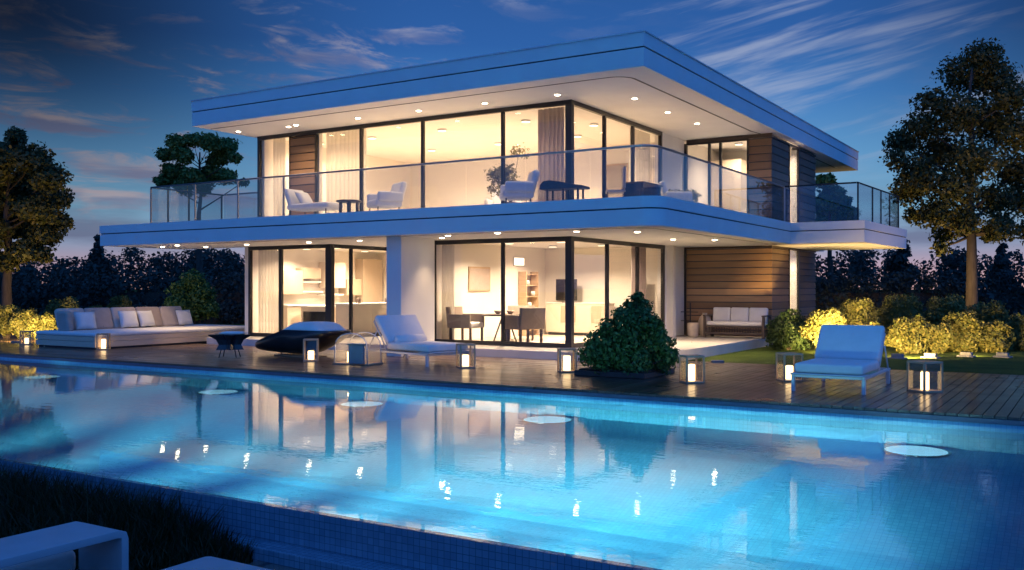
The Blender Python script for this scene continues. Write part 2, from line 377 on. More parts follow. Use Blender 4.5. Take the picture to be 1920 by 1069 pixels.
# ------------------------------------------------------------------ pool
def pool():
    root = empty('swimming_pool', (-14, 9.6, ZN), 0, 'long infinity pool lined with small blue tiles, glowing from underwater lamps', 'pool')
    ZF, ZS = -1.35, -.66
    b = MB()
    q = [(PY0+.07, ZF-.3), (PY1, ZF-.3), (PY1, ZS), (PY1-.95, ZS-.01)]+[(PY1-.95-3.4*k/8, ZS-.01-(ZS-.01-ZF)*(.5-.5*math.cos(math.pi*k/8))) for k in range(1, 9)]+[(PY0+.07, ZF)]
    n = len(q); b.add([(x, y, z) for x in (PX0, PX1) for y, z in q], [tuple(range(n)), tuple(range(2*n-1, n-1, -1))]+[(k, (k+1) % n, n+(k+1) % n, n+k) for k in range(n)])   # floor, shelving up to the deck side
    b.box(PX0, PX1, PY1-.001, PY1+.018, ZF-.1, ZW+.05)                             # far wall
    b.box(PX1-.001, PX1+.2, PY0, PY1-.002, ZF-.1, ZW+.05)                          # right wall
    b.box(PX0-.2, PX0+.001, PY0, PY1-.002, ZF-.1, ZW+.05)
    b.build('basin', 'pool_tile', root, world=True)
    MB().box(PX0-.2, PX1+.2, PY0, PY0+.065, ZN-.1, ZW-.006).build('overflow_wall', 'wall_tile', root, world=True)
    b = MB(); b.box(-35, PX1-.001, PY1-.02, PY1+.016, ZW+.052, ZD-.035).box(PX1, 7, PY1-.02, PY1+.016, ZL-.2, ZD-.035)
    b.build('waterline_band', 'pool_coping', root, world=True)
    b = MB(); b.box(PX1+.003, PX1+.42, PY0-.02, PY1-.025, ZN, ZD+.02)
    b.build('coping', 'pool_coping', root, .01, world=True)
    b = MB(); b.box(PX0, PX1+.42, PY0-.20, PY0-.005, ZN-.1, -.64); b.build('trough_ledge', 'wall_tile', root, .01, world=True)
    # round lamps let into the bench
    for px, py in ((150, 697), (470, 723), (712, 747), (1055, 774), (1725, 831)):
        p = ray(px, py, (CZ+.6)*F/(py-540)); p.y = min(p.y, PY1-.46)
        r = .40
        fr = MB().lathe([(r+.02, ZS+.001), (r+.02, ZS+.006), (r-.002, ZS+.008)], 32, (p.x, p.y, 0)).build('underwater_lamp', 'steel', root, world=True)
        MB().lathe([(r-.004, ZS+.003), (r-.03, ZS+.012), (r*.6, ZS+.018), (.02, ZS+.02)], 32, (p.x, p.y, 0)).build('lens', 'pool_lens', fr, smooth=True, world=True)
    # lamps out of sight on the inside of the overflow wall, facing the deck
    # unseen row added to make the water glow, flat beams across to the deck side
    for x, p in ((-2.3, 20), (-3.5, 35), (-4.8, 47), (-6.2, 49), (-7.7, 45), (-9.5, 36), (-11.5, 32), (-13.8, 27), (-16.4, 22), (-19.4, 18)):
        c = MB().box(x-.16, x+.16, PY0+.067, PY0+.10, -.92, -.60).build('underwater_lamp', 'steel', root, .01, world=True)
        lamp('underwater_light', 'AREA', (x, PY0+.12, -.76), p, (.36, .90, 1), c, .28, (R(84), 0, 0), spread=R(32))
    for x, p, tl in ((-1.7, 120, 30), (-4.6, 45, 45)):
        c = MB().box(x-.16, x+.16, PY0+.067, PY0+.10, -.92, -.60).build('underwater_lamp', 'steel', root, .01, world=True)
        lamp('underwater_light', 'AREA', (x, PY0+.12, -.70), p, (.36, .90, 1), c, .28, (R(tl), 0, 0), spread=R(110))
pool()
def water_sheet():
    b = MB(); b.add([(PX0, PY0+.004, ZW), (PX1-.002, PY0+.004, ZW), (PX1-.002, PY1-.003, ZW), (PX0, PY1-.003, ZW)], [(0, 1, 2, 3)])
    tag(b.build('water', 'water'), 'blue glowing water of the infinity pool mirroring the house', 'water', kind='structure')
water_sheet()
b = MB().box(-5.75, 3, -2, PY0-.205, ZN-.1, -.745)
tag(b.build('paving', 'wet_paving'), 'wet dark paving below the pool edge', 'paving', kind='structure')
# terrace
TX1, TY0 = -8.3, 19.0
b = MB().box(-22.4, TX1, TY0, 33.0, ZL-.1, -.012)
tag(b.build('terrace', 'stone', None, .012), 'pale stone terrace one step above the deck around the house', 'terrace', kind='structure')
# ------------------------------------------------------------------ house
X1, YF, XL = -10.86, 20.2, -21.46
XK, XW, YW, YE = -18.6, -8.15, 27.6, 32.7
Z0, ZC, ZS2, ZR, ZT = 0.0, 2.7, 3.31, 6.0, 6.70
house = empty('house', (-14.5, 26, 0), 0, 'two storey white modern house with deep flat roof, glass walls and a glazed balcony', 'house')
def H(b, name, mat, parent=None, **k): return b.build(name, mat, parent or house, world=True, **k)
def rounded(poly, r, which):
    out = []
    for i, p in enumerate(poly):
        if i not in which: out.append(p); continue
        a, c = Vector(poly[i-1]), Vector(poly[(i+1) % len(poly)]); p = Vector(p); ra = r[i] if isinstance(r, dict) else r
        u, v = (a-p).normalized(), (c-p).normalized(); s0, s1 = p+u*ra, p+v*ra; ctr = p+u*ra+v*ra
        for k in range(13):
            t = k/12*math.pi/2; out.append(tuple(ctr-v*ra*math.cos(t)-u*ra*math.sin(t)))
    return out
def inset(poly, d):
    n = len(poly); out = []
    for i in range(n):
        a, p, c = Vector(poly[i-1]), Vector(poly[i]), Vector(poly[(i+1) % n]); e1, e2 = (p-a).normalized(), (c-p).normalized()
        n1, n2 = Vector((-e1.y, e1.x)), Vector((-e2.y, e2.x)); m = (n1+n2)/max(1e-6, 1+n1.dot(n2)); out.append(tuple(p+m*d))
    return out
def banded(name, poly, z0, zm, z1):
    o = H(MB().prism(poly, z0, zm), name, 'white_render')
    H(MB().prism(inset(poly, .02), zm+.001, zm+.029), 'shadow_gap', 'groove', o)
    H(MB().prism(inset(poly, -.012), zm+.03, z1), 'fascia', 'white_render', o)
    return o
RP = [(-21.7, 17.9), (-7.92, 17.9), (-7.92, 38.2), (-21.7, 38.2)]
roof = banded('roof', RP, ZR, 6.385, ZT)
H(MB().prism(inset(RP, -.035), ZT+.001, ZT+.03), 'roof_edge', 'alu_pale', roof)
SP = [(-25.3, 17.5), (-7.42, 17.5), (-7.42, 26.95), (-5.42, 26.95), (-5.2, 32.2), (-8.0, 32.2), (-8.0, 33.2), (-21.9, 33.2), (-21.9, 20.45), (-25.3, 20.45)]
slab = banded('floor_slab', rounded(SP, .42, (1,)), ZC, 3.04, ZS2-.012)
# painted soffits with their shadow line
def groove_line(name, poly, z, w, parent, closed=False):
    pin = inset(poly, w); n = len(poly); b = MB()
    for i in range(n if closed else n-1):
        j = (i+1) % n; q = [poly[i], poly[j], pin[j], pin[i]]; b.prism(q, z-.006, z-.001)
    return H(b, name, 'groove', parent)
def open_line(pts, z, w, parent):
    b = MB()
    for i in range(len(pts)-1):
        a, c = Vector(pts[i]), Vector(pts[i+1]); e = (c-a).normalized(); m = Vector((-e.y, e.x))*w; b.prism([tuple(a), tuple(c), tuple(c+m), tuple(a+m)], z-.006, z-.001)
    H(b, 'soffit_groove', 'groove', parent)
pts = rounded([(-21.6, 18.45), (-8.55, 18.45), (-8.55, 27.0)], .45, (1,)); open_line(pts+[(-8.45, 27.6)], ZR, .05, roof)
open_line([(-8.45, 32.75), (-8.45, 36.8)], ZR, .05, roof)
open_line(rounded([(-21.6, 17.95), (-7.9, 17.95), (-7.9, 27.3)], .6, (1,)), ZC, .035, slab)
def downlight(x, y, z, parent, power=120, cone=86):
    o = H(MB().lathe([(.085, z-.014), (.085, z-.001), (.02, z-.0015)], 20, (x, y, 0)), 'downlight', 'alu_pale', parent)
    H(MB().lathe([(.02, z-.030), (.045, z-.027), (.066, z-.0145)], 20, (x, y, 0)), 'lens', 'lamp_lens', o)
    if power: lamp('downlight_lamp', 'SPOT', (x, y, z-.045), power, (1, .68, .38), o, .05, (0, 0, 0), spot_size=R(cone), spot_blend=.9)
def at_z(px, py, z): return ray(px, py, (z-CZ)*F/(540-py))
for px, py in ((447, 246), (541, 237), (555, 234), (671, 221), (785, 207), (909, 193), (1045, 177), (1190, 184), (1252, 210), (1307, 231), (1388, 259)):
    p = at_z(px, py, ZR); downlight(p.x, p.y, ZR, roof, cone=140 if px in (541, 555, 671) else 86)
for px, py in ((933, 436), (1081, 433), (1195, 434), (1262, 448), (1340, 449), (840, 441)):
    p = at_z(px, py, ZC); downlight(p.x, p.y, ZC, slab, {1340: 480, 1262: 260}.get(px, 120), cone=150 if px in (1262, 1340) else 86)
for x, y in ((-13.75, 18.9), (-20.6, 18.9), (-18.2, 18.9), (-16.4, 18.9), (-24, 18.7), (-22.9, 19.4), (-22.7, 18.2), (-16.4, 20.6), (-16.4, 22.4)): downlight(x, y, ZC, slab)  # some unseen fittings added here to warm the daybed and blade wall
# walls
def wall(x0, x1, y0, y1, z0, z1, mat='white_render', name='wall'): return H(MB().box(x0, x1, y0, y1, z0, z1), name, mat)
wall(-14.72, -14.27, 17.95, 19.3, ZD+.001, ZC-.001)                               # blade wall out to the deck
wall(-15.25, -15.0, YF+.0, 26.2, Z0, ZC-.001, 'inner_wall')                       # dining left wall
wall(-15.0, X1+.2, 26.2, 26.4, Z0, ZC-.001, 'inner_wall')                           # dining back wall
wall(X1-.2, X1, 25.98, YW-.002, Z0, ZC-.001)                                         # right flank, ground
wall(X1-.2, X1, 25.78, YW-.002, ZS2, ZR-.001)                                        # right flank, upper
wall(-22.1, -21.9, YF, 26.2, Z0, ZC-.001, 'inner_wall')                              # kitchen left
wall(-22.1, -15.253, 26.203, 26.4, Z0, ZC-.001, 'inner_wall')                        # kitchen back
wall(XK-.02, XK+.18, 23.4, 26.2, Z0, ZC-.001, 'inner_wall')                          # kitchen right, behind the side glazing
wall(XK+.183, -15.253, 23.4, 23.6, Z0, ZC-.001)                                      # back of the recess
wall(XL-.1, XL+.1, YF+.1, 27.4, ZS2, ZR-.001, 'inner_wall')                          # upper left
wall(XL-.1, X1-.203, 27.4, 27.6, ZS2, ZR-.001, 'inner_wall')                         # upper back
wall(-20.15, -19.2, YF+.16, YF+.3, ZS2, ZR-.001, 'inner_wall')                        # behind the timber strip
wall(-12.2, X1-.205, 27.0, 27.395, ZS2, ZR-.9, 'cabinet_pale', 'partition')
H(MB().box(-14.99, X1-.02, YF+.02, 26.19, -.0115, -.002), 'inner_floor', 'inner_floor')
H(MB().box(-21.89, XK-.03, YF+.02, 26.19, -.0115, -.002), 'inner_floor', 'inner_floor')
H(MB().box(XL+.11, X1-.02, YF+.12, 27.39, ZS2-.011, ZS2-.002), 'inner_floor', 'inner_floor')
# rear wing with timber cladding
def clad_x(x0, x1, y, z0, z1, h, mat='cladding_x', name='timber_cladding'):        # front facing
    b = MB(); z = z0
    while z < z1-.02:
        t = min(z1, z+h)-.014; b.add([(x0, y, z), (x1, y, z), (x1, y+.014, t-.012), (x0, y+.014, t-.012), (x0, y+.05, z), (x1, y+.05, z), (x1, y+.05, t-.012), (x0, y+.05, t-.012)],
                               [(0, 1, 2, 3), (4, 7, 6, 5), (0, 4, 5, 1), (3, 2, 6, 7), (0, 3, 7, 4), (1, 5, 6, 2)]); z = t+.014
    o = H(b, name, mat); H(MB().box(x0+.003, x1-.003, y+.04, y+.06, z0+.002, z1-.002), 'backing', 'groove', o); return o
def clad_y(x, y0, y1, z0, z1, h, mat='cladding_y', name='timber_cladding'):        # facing right
    b = MB(); z = z0
    while z < z1-.02:
        t = min(z1, z+h)-.014; b.add([(x, y0, z), (x, y1, z), (x-.014, y1, t-.012), (x-.014, y0, t-.012), (x-.05, y0, z), (x-.05, y1, z), (x-.05, y1, t-.012), (x-.05, y0, t-.012)],
                               [(0, 1, 2, 3), (4, 7, 6, 5), (0, 4, 5, 1), (3, 2, 6, 7), (0, 3, 7, 4), (1, 5, 6, 2)]); z = t+.014
    o = H(b, name, mat); H(MB().box(x-.06, x-.04, y0+.003, y1-.003, z0+.002, z1-.002), 'backing', 'groove', o); return o
YS0, YS1, YS2 = 29.46, 30.5, 30.62
wall(X1+.002, XW-.062, YW+.062, YW+.2, Z0, ZC-.001)                                 # ground core
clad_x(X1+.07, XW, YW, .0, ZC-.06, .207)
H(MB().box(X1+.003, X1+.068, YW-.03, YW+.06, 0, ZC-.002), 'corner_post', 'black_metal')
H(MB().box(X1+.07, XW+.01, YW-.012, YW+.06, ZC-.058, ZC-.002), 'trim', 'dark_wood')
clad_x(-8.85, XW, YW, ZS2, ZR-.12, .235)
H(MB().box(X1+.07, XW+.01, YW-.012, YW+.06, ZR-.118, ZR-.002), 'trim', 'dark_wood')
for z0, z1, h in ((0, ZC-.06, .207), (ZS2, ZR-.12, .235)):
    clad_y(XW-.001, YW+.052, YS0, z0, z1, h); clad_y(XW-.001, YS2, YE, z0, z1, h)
    H(MB().box(XW-.061, XW+.008, YW+.063, YE, z1+.002, z1+.058), 'trim', 'dark_wood')
    wall(XW-.26, XW-.062, YW+.21, YS0-.02, z0, z1); wall(XW-.26, XW-.062, YS2+.01, YE-.01, z0, z1)
    wall(X1, XW-.27, YE-.2, YE, z0, z1+.05)
    g = H(MB().box(XW-.05, XW+.015, YS1, YS2-.002, z0, z1).box(XW-.05, XW+.012, YS0+.001, YS0+.05, z0, z1).box(XW-.05, XW+.010, YS0+.052, YS1-.002, z0, z0+.06), 'slit_window', 'black_metal')
    H(MB().box(XW-.035, XW-.025, YS0+.05, YS1-.001, z0+.06, z1), 'pane', 'window_glass', g)
wall(X1-.2, X1+.0, YW+.001, YE, ZS2, ZR-.002, 'inner_wall'); wall(X1-.2, X1+.0, YW+.001, YE-.21, Z0, ZC-.002, 'inner_wall')
wall(X1+.003, XW-.27, 30.75, 30.9, ZS2, ZR-.001, 'inner_wall'); wall(X1+.003, XW-.27, 30.75, 30.9, Z0, ZC-.001, 'inner_wall'); H(MB().box(X1+.01, X1+1.1, 29.7, 30.74, ZS2, ZR-.4), 'built_in_cupboard', 'cabinet_pale')
H(MB().box(X1+.003, X1+.068, YW-.03, YW+.06, ZS2, ZR-.12), 'corner_post', 'black_metal')
# glazing: frame part with mullions and panes beneath it
def glazing_x(x0, x1, y, z0, z1, mull, end0=.09, end1=.09, sill=.10, head=.11):
    fr = H(MB().box(x0, x1, y-.05, y+.05, z1-head, z1-.002).box(x0, x1, y-.05, y+.05, z0, z0+sill)
           .box(x0, x0+end0, y-.047, y+.047, z0+sill, z1-head).box(x1-end1, x1, y-.047, y+.047, z0+sill, z1-head), 'window_wall', 'black_metal')
    xs = [x0+end0]+sorted(m if not isinstance(m, tuple) else m[0] for m in mull)+[x1-end1]; ws = {(m if not isinstance(m, tuple) else m[0]): (.075 if not isinstance(m, tuple) else m[1]) for m in mull}
    for m, w in ws.items(): H(MB().box(m-w/2, m+w/2, y-.045, y+.045, z0+sill, z1-head), 'mullion', 'black_metal', fr)
    for a, c in zip(xs[:-1], xs[1:]): H(MB().box(a+ws.get(a, 0)/2, c-ws.get(c, 0)/2, y-.006, y+.006, z0+sill, z1-head), 'pane', 'window_glass', fr)
    return fr
def glazing_y(x, y0, y1, z0, z1, mull, end0=.09, end1=.09, sill=.10, head=.11):
    fr = H(MB().box(x-.05, x+.05, y0, y1, z1-head, z1-.002).box(x-.05, x+.05, y0, y1, z0, z0+sill)
           .box(x-.047, x+.047, y0, y0+end0, z0+sill, z1-head).box(x-.047, x+.047, y1-end1, y1, z0+sill, z1-head), 'window_wall', 'black_metal')
    ys = [y0+end0]+list(mull)+[y1-end1]
    for m in mull: H(MB().box(x-.045, x+.045, m-.0375, m+.0375, z0+sill, z1-head), 'mullion', 'black_metal', fr)
    for a, c in zip(ys[:-1], ys[1:]):
        H(MB().box(x-.006, x+.006, a+(.0375 if a in mull else 0), c-(.0375 if c in mull else 0), z0+sill, z1-head), 'pane', 'window_glass', fr)
    return fr
glazing_x(-15.0, X1+.05, YF, Z0, ZC, [-12.79], end1=.17)
glazing_y(X1, YF+.053, 25.95, Z0, ZC, [22.2, 24.1], end0=.05)
glazing_x(-21.9, XK+.05, YF, Z0, ZC, [(-20.57, .11)], end1=.22)
glazing_y(XK, YF+.053, 23.38, Z0, ZC, [21.05], end0=.05)
glazing_x(XL-.05, -20.18, YF, ZS2, ZR, [], end1=.02)
clad_x(-20.18, -19.18, YF-.03, ZS2, ZR-.11, .23, name='timber_strip'); H(MB().box(-20.18, -19.18, YF-.05, YF+.06, ZR-.108, ZR-.002), 'trim', 'black_metal')
glazing_x(-19.178, X1+.05, YF, ZS2, ZR, [-17.46, -15.32, -12.79], end0=.03, end1=.17)
glazing_y(X1, YF+.053, 25.76, ZS2, ZR, [22.04, 23.79], end0=.05)
wfr = glazing_x(X1+.07, -8.852, YW, ZS2, ZR-.12, [-10.05, -9.7], end0=.03, end1=.03, sill=.05, head=.05)
# balcony balustrades
def balustrade(path, posts, rail_mat, z0=ZS2-.012, h=1.05, panel=1.5, dark=False, post_r=.02):
    P = [Vector((x, y, 0)) for x, y in path]
    o = H(MB().tube([p+Vector((0, 0, z0+h)) for p in P], .024, 8), 'balustrade', rail_mat)
    seg = [(P[i+1]-P[i]).length for i in range(len(P)-1)]; L = sum(seg)
    def pt(s):
        for i, q in enumerate(seg):
            if s <= q or i == len(seg)-1: return P[i]+(P[i+1]-P[i])*(s/q)
            s -= q
    def ds():
        a = 0; out = [0]
        for q in seg: a += q; out.append(a)
        return out
    D = ds(); n = max(1, round(L/panel))
    for k in range(n):
        a, c = L*k/n+.006, L*(k+1)/n-.006
        ss = [a]+[d for d in D if a < d < c]+[c]; b = MB()
        q = [pt(s) for s in ss]
        for u, v in zip(q[:-1], q[1:]):
            e = (v-u).normalized(); m = Vector((-e.y, e.x, 0))*.006; b.prism([tuple((u-m).xy), tuple((v-m).xy), tuple((v+m).xy), tuple((u+m).xy)], z0+.02, z0+h-.02)
        H(b, 'glass_panel', 'rail_glass', o, merge=True)
    for s in posts if posts is not None else [L*k/n for k in range(n+1)]:
        p = pt(s); e = MB().box(p.x-post_r, p.x+post_r, p.y-post_r, p.y+post_r, z0, z0+h-.02); H(e, 'post', rail_mat, o)
    return o
front = rounded([(-23.25, 17.72), (-7.66, 17.72), (-7.66, 27.52)], .38, (1,))
balustrade(front, [0.0, 1.9, 3.6, 5.3, 24.9], 'steel', panel=1.62)
balustrade([(-23.25, 17.76), (-23.25, 20.35)], [.55, 1.3, 2.55], 'black_metal', panel=1.3)
balustrade([(-23.2, 20.35), (-21.58, 20.35)], [1.6], 'steel', panel=1.6)
balustrade([(-7.62, 27.1), (-5.62, 27.1), (-5.4, 32.05)], [2.0, 3.6, 4.6, 5.7, 6.9], 'black_metal', panel=1.7)
# room lamps: flush discs on the ceilings
def ceiling_lamp(x, y, z, power, parent, r=.13):
    o = H(MB().lathe([(r, z-.05), (r, z-.001), (.05, z-.0015)], 24, (x, y, 0)), 'ceiling_lamp', 'alu_pale', parent)
    H(MB().lathe([(.01, z-.058), (r*.8, z-.056), (r-.01, z-.0505)], 24, (x, y, 0)), 'diffuser', 'room_lens', o)
    lamp('room_lamp', 'AREA', (x, y, z-.07), power, (1, .73, .48), o, r*1.8, (0, 0, 0), shape='DISK', spread=R(146))
KU, KD, KK = 130, 150, 140
for x, y in ((-20.7, 22), (-18.6, 22), (-18.6, 25), (-16, 22), (-16, 25), (-13.2, 22), (-13.2, 25), (-11.9, 23.5)): ceiling_lamp(x, y, ZR, KU, roof)
ceiling_lamp(-9.6, 29, ZR, 110, roof); ceiling_lamp(-9.6, 29.6, ZC, 60, slab); ceiling_lamp(-8.75, 30.0, ZR, 60, roof); ceiling_lamp(-8.75, 30.0, ZC, 60, slab)
for x, y in ((-13.6, 21.8), (-12, 21.8), (-13.6, 24.2), (-12, 24.2)): ceiling_lamp(x, y, ZC, KD, slab)
for x, y in ((-20.9, 21.6), (-19.6, 21.6), (-20.6, 24), (-19.3, 24)): ceiling_lamp(x, y, ZC, KK, slab)
# ------------------------------------------------------------------ garden and pool furniture
def rotx(a): return Matrix.Rotation(R(a), 3, 'X')
def rotz(a): return Matrix.Rotation(R(a), 3, 'Z')
def softbox(name, size, loc, mat, parent, rx=0, bevel=.045, seg=4, rz=0):
    x, y, z = size; b = MB().box(-x/2, x/2, -y/2, y/2, -z/2, z/2); me = b.build(name, mat, parent, bevel, seg, True)
    me.location = loc; me.rotation_euler = (R(rx), 0, R(rz)); return me
def sun_lounger(label, loc, rz, w=1.05, L=2.05, back=48, group='padded sun loungers on the deck', frame='alu_pale', fab='fabric_white', blen=.74):
    t = empty('sun_lounger', loc, rz, label, 'sun lounger', group)              # foot towards +y
    zf = .27; y0, y1 = -L*.42, L*.58
    fr = MB()
    for s in (-1, 1): fr.box(s*w/2-.025, s*w/2+.025, y0, y1, zf-.045, zf)
    fr.box(-w/2+.026, w/2-.026, y1-.05, y1-.002, zf-.044, zf-.001).box(-w/2+.026, w/2-.026, y0+.002, y0+.05, zf-.044, zf-.001)
    for k in range(9): y = y0+.1+k*(L-.2)/8; fr.box(-w/2+.026, w/2-.026, y-.025, y+.025, zf-.03, zf-.012)
    fr.build('frame', frame, t, .006)
    MB().box(-w/2-.03, w/2+.03, y1-.30, y1+.06, zf+.001, zf+.025).build('foot_board', frame, t, .01)
    for sx in (-1, 1):
        for y in (y1-.04, y0+.10): MB().box(sx*w/2-.028, sx*w/2+.028, y-.03, y+.03, 0, zf-.046).build('leg', frame, t, .006)
    hinge = y0+L*.36
    softbox('seat_cushion', (w-.02, y1-hinge-.04, .15), (0, (hinge+y1)/2, zf+.105), fab, t)
    c, s = math.cos(R(back)), math.sin(R(back)); bl = blen
    softbox('back_cushion', (w-.02, bl, .14), (0, hinge-.02-c*bl/2+.05, zf+.16+s*bl/2), fab, t, rx=-back)
    b = MB()
    for sx in (-1, 1): b.tube([(sx*(w/2-.03), hinge, zf), (sx*(w/2-.03), hinge-c*(bl+.04), zf+s*(bl+.04)+.02)], .018)
    b.tube([(-w/2+.03, hinge-c*(bl+.04), zf+s*(bl+.04)+.02), (w/2-.03, hinge-c*(bl+.04), zf+s*(bl+.04)+.02)], .018)
    b.build('back_frame', frame, t, smooth=True)
    for sx in (-1, 1): MB().tube([(sx*(w/2+.0), hinge-c*bl*.72, zf+s*bl*.72), (sx*(w/2+.01), y0-.06, .01)], .014).build('back_strut', frame, t, smooth=True)
    return t
sun_lounger('blue lit padded lounger standing alone on the right deck between two lanterns', (-3.62, 16.45, ZD), math.pi, w=1.08, L=2.1)
lm = sun_lounger('white lounger with raised back and rolled pillow near the blade wall', (-13.05, 16.75, ZD), R(-104), w=1.15, L=2.3, back=52)
pl = MB().lathe([(.02, -.42), (.10, -.38), (.125, 0), (.10, .38), (.02, .42)], 18).build('rolled_pillow', 'fabric_white', lm, smooth=True); pl.location = (0, -.02, .50); pl.rotation_euler = (0, R(90), 0)
# boat shaped black lounge
def boat_lounge():
    t = empty('curved_lounge', (-16.35, 16.75, ZD), R(-6), 'black boat shaped lounge with a blue white mattress by the kitchen glass', 'sun lounger')
    n, m = 28, 14; vs = []; fs = []; L = 2.95
    def prof(u):
        w = .56*max(.0, 1-abs(2*u-1)**5)**.5+.012; zt = .17+.49*min(1, u*2.0)**.8; zb = .06+.07*(1-u)**7+max(0, u-.60)**1.5*2.25
        return w, zt, min(zb, zt-.03)
    for i in range(n+1):
        u = i/n; w, zt, zb = prof(u)
        for j in range(m+1):
            a = math.pi*j/m; vs.append(((u-.5)*L, -w*math.cos(a), zt-(zt-zb)*math.sin(a)**.6))
    for i in range(n):
        for j in range(m): a = i*(m+1)+j; fs.append((a, a+1, a+m+2, a+m+1))
    o = MB().add(vs, fs).build('shell', 'shell_black', t, smooth=True); sd = o.modifiers.new('thick', 'SOLIDIFY'); sd.thickness = .03
    vs = []; fs = []
    for i in range(n+1):
        u = .005+.90*i/n; w, zt, zb = prof(min(1, u)); w = max(.02, w-.04); bulge = .10+.12/(1+math.exp(-(u-.50)*34))-.10/(1+math.exp(-(u-.84)*90))
        for j in range(m+1):
            v = 2*j/m-1; vs.append(((u-.5)*L, v*w, zt-.03+bulge*(1-abs(v)**5)*(1-abs(2*(i/n)-1)**10)))
    for i in range(n):
        for j in range(m): a = i*(m+1)+j; fs.append((a, a+1, a+m+2, a+m+1))
    o = MB().add(vs, fs).build('mattress', 'fabric_white', t, smooth=True); sd = o.modifiers.new('thick', 'SOLIDIFY'); sd.thickness = .06
    for x in (-.55, .35):
        for y in (-.2, .2): MB().tube([(x, y, 0), (x*.96, y*.9, .2)], .014).build('leg', 'black_metal', t)
    MB().box(-.75, .6, -.26, .26, .004, .03).build('base', 'light_wood', t, .008)
boat_lounge()
def star_table():
    t = empty('side_table', (-17.6, 15.62, ZD), R(30), 'small dark star shaped side table with a blue folded top left of the lanterns', 'table')
    out = []
    for k in range(20):
        a = 2*math.pi*k/20; out.append((a, .40+.15*math.cos(5*a)))
    b = MB(); n = len(out); prof = [(.62, .18), (.50, .30), (.62, .42), (.95, .52), (1.0, .545)]
    vs = [(r*s*math.cos(a), r*s*math.sin(a)*.8, z) for s, z in prof for a, r in out]
    b.add(vs, [(i*n+k, i*n+(k+1) % n, (i+1)*n+(k+1) % n, (i+1)*n+k) for i in range(len(prof)-1) for k in range(n)]+[tuple(range(n))[::-1], tuple(range((len(prof)-1)*n, len(prof)*n))])
    b.build('body', 'shell_black', t, smooth=False)
    MB().pillow((.08, 0, .575), (.62, .36, .09)).build('cushion', 'fabric_white', t, smooth=True, merge=True)
    for x, y in ((-.16, -.12), (.16, -.12), (-.16, .12), (.16, .12)): MB().tube([(x*1.3, y*1.3, 0), (x, y, .2)], .013).build('leg', 'black_metal', t)
star_table()
def daybed():
    t = empty('daybed', (-24.05, 18.45, ZD), 0, 'long cream outdoor daybed platform with a row of leaning cushions, far left', 'daybed')
    x0, x1, y0, y1 = -1.35, 1.35, -2.9, 2.9
    MB().box(x0+.06, x1-.06, y0+.06, y1-.06, 0, .055).build('plinth', 'groove', t)
    b = MB().box(x0, x1, y0, y1, .056, .205).box(x0, x1, y0, y1, .212, .335); b.build('base', 'cream_panel', t, .008)
    softbox('mattress', (x1-x0+.03, y1-y0+.03, .11), (0, 0, .39), 'fabric_white', t, bevel=.05)
    ys = [-2.15+k*.86 for k in range(5)]
    for k, y in enumerate(ys):
        c = softbox('back_cushion', (.22, .84, .66), (-.93, y+.05, .74), ('fabric_beige', 'fabric_taupe_pale', 'fabric_beige', 'fabric_taupe_pale', 'fabric_beige')[k], t, bevel=.07); c.rotation_euler = (0, R(-20), 0)
    softbox('arm_cushion', (.5, .20, .58), (-.62, -2.48, .71), 'fabric_taupe_pale', t, rx=8, bevel=.07)
    for x, y, rz, s in ((-.52, -1.92, 78, .60), (-.60, -.45, 84, .60), (-.58, .15, 96, .58), (-.62, 1.6, 90, .56)):
        m = Matrix.Rotation(R(rz), 3, 'Z') @ Matrix.Rotation(R(68), 3, 'X')
        MB().pillow((x, y, .72), (s, s*.9, .22), m).build('throw_pillow', 'fabric_white', t, smooth=True, merge=True)
daybed()
# lanterns
def lantern(label, loc, rz, h=.47, w=.34, frame='light_wood', glow=7, ch=.26, cat='lantern'):
    t = empty('lantern', loc, rz, label, cat, 'candle lanterns on the deck'); a = w/2; b = MB()
    b.box(-a, a, -a, a, 0, .035).box(-a, a, -a, -a+.03, h-.03, h).box(-a, a, a-.03, a, h-.03, h).box(-a, -a+.03, -a+.031, a-.031, h-.03, h).box(a-.03, a, -a+.031, a-.031, h-.03, h)
    for sx in (-1, 1):
        for sy in (-1, 1): b.box(sx*(a-.016)-.016, sx*(a-.016)+.016, sy*(a-.016)-.016, sy*(a-.016)+.016, .035, h-.03)
    b.build('frame', frame, t, .006)
    g = MB(); q = a-.016
    for s in (-1, 1): g.box(-q+.014, q-.014, s*q-.002, s*q+.002, .037, h-.032).box(s*q-.002, s*q+.002, -q+.014, q-.014, .037, h-.032)
    g.build('glass', 'lantern_glass', t)
    r = w*random.uniform(.17, .23); c = MB().lathe([(r*.9, .036), (r, .045), (r, ch-.01), (r*.8, ch), (r*.3, ch-.012)], 20).build('candle', 'candle_wax', t, smooth=True)
    MB().tube([(0, 0, ch-.012), (.002, 0, ch+.01)], .003, 5).build('wick', 'groove', c)
    lamp('candle_flame', 'POINT', (0, 0, 0), glow, (1, .66, .30), None, .05).parent = c
    c.children[-1].location = (0, 0, ch+.06); return t
def G(px, py, z=ZD): d = (CZ-z)*F/(py-540); p = at(px, d, z); return p
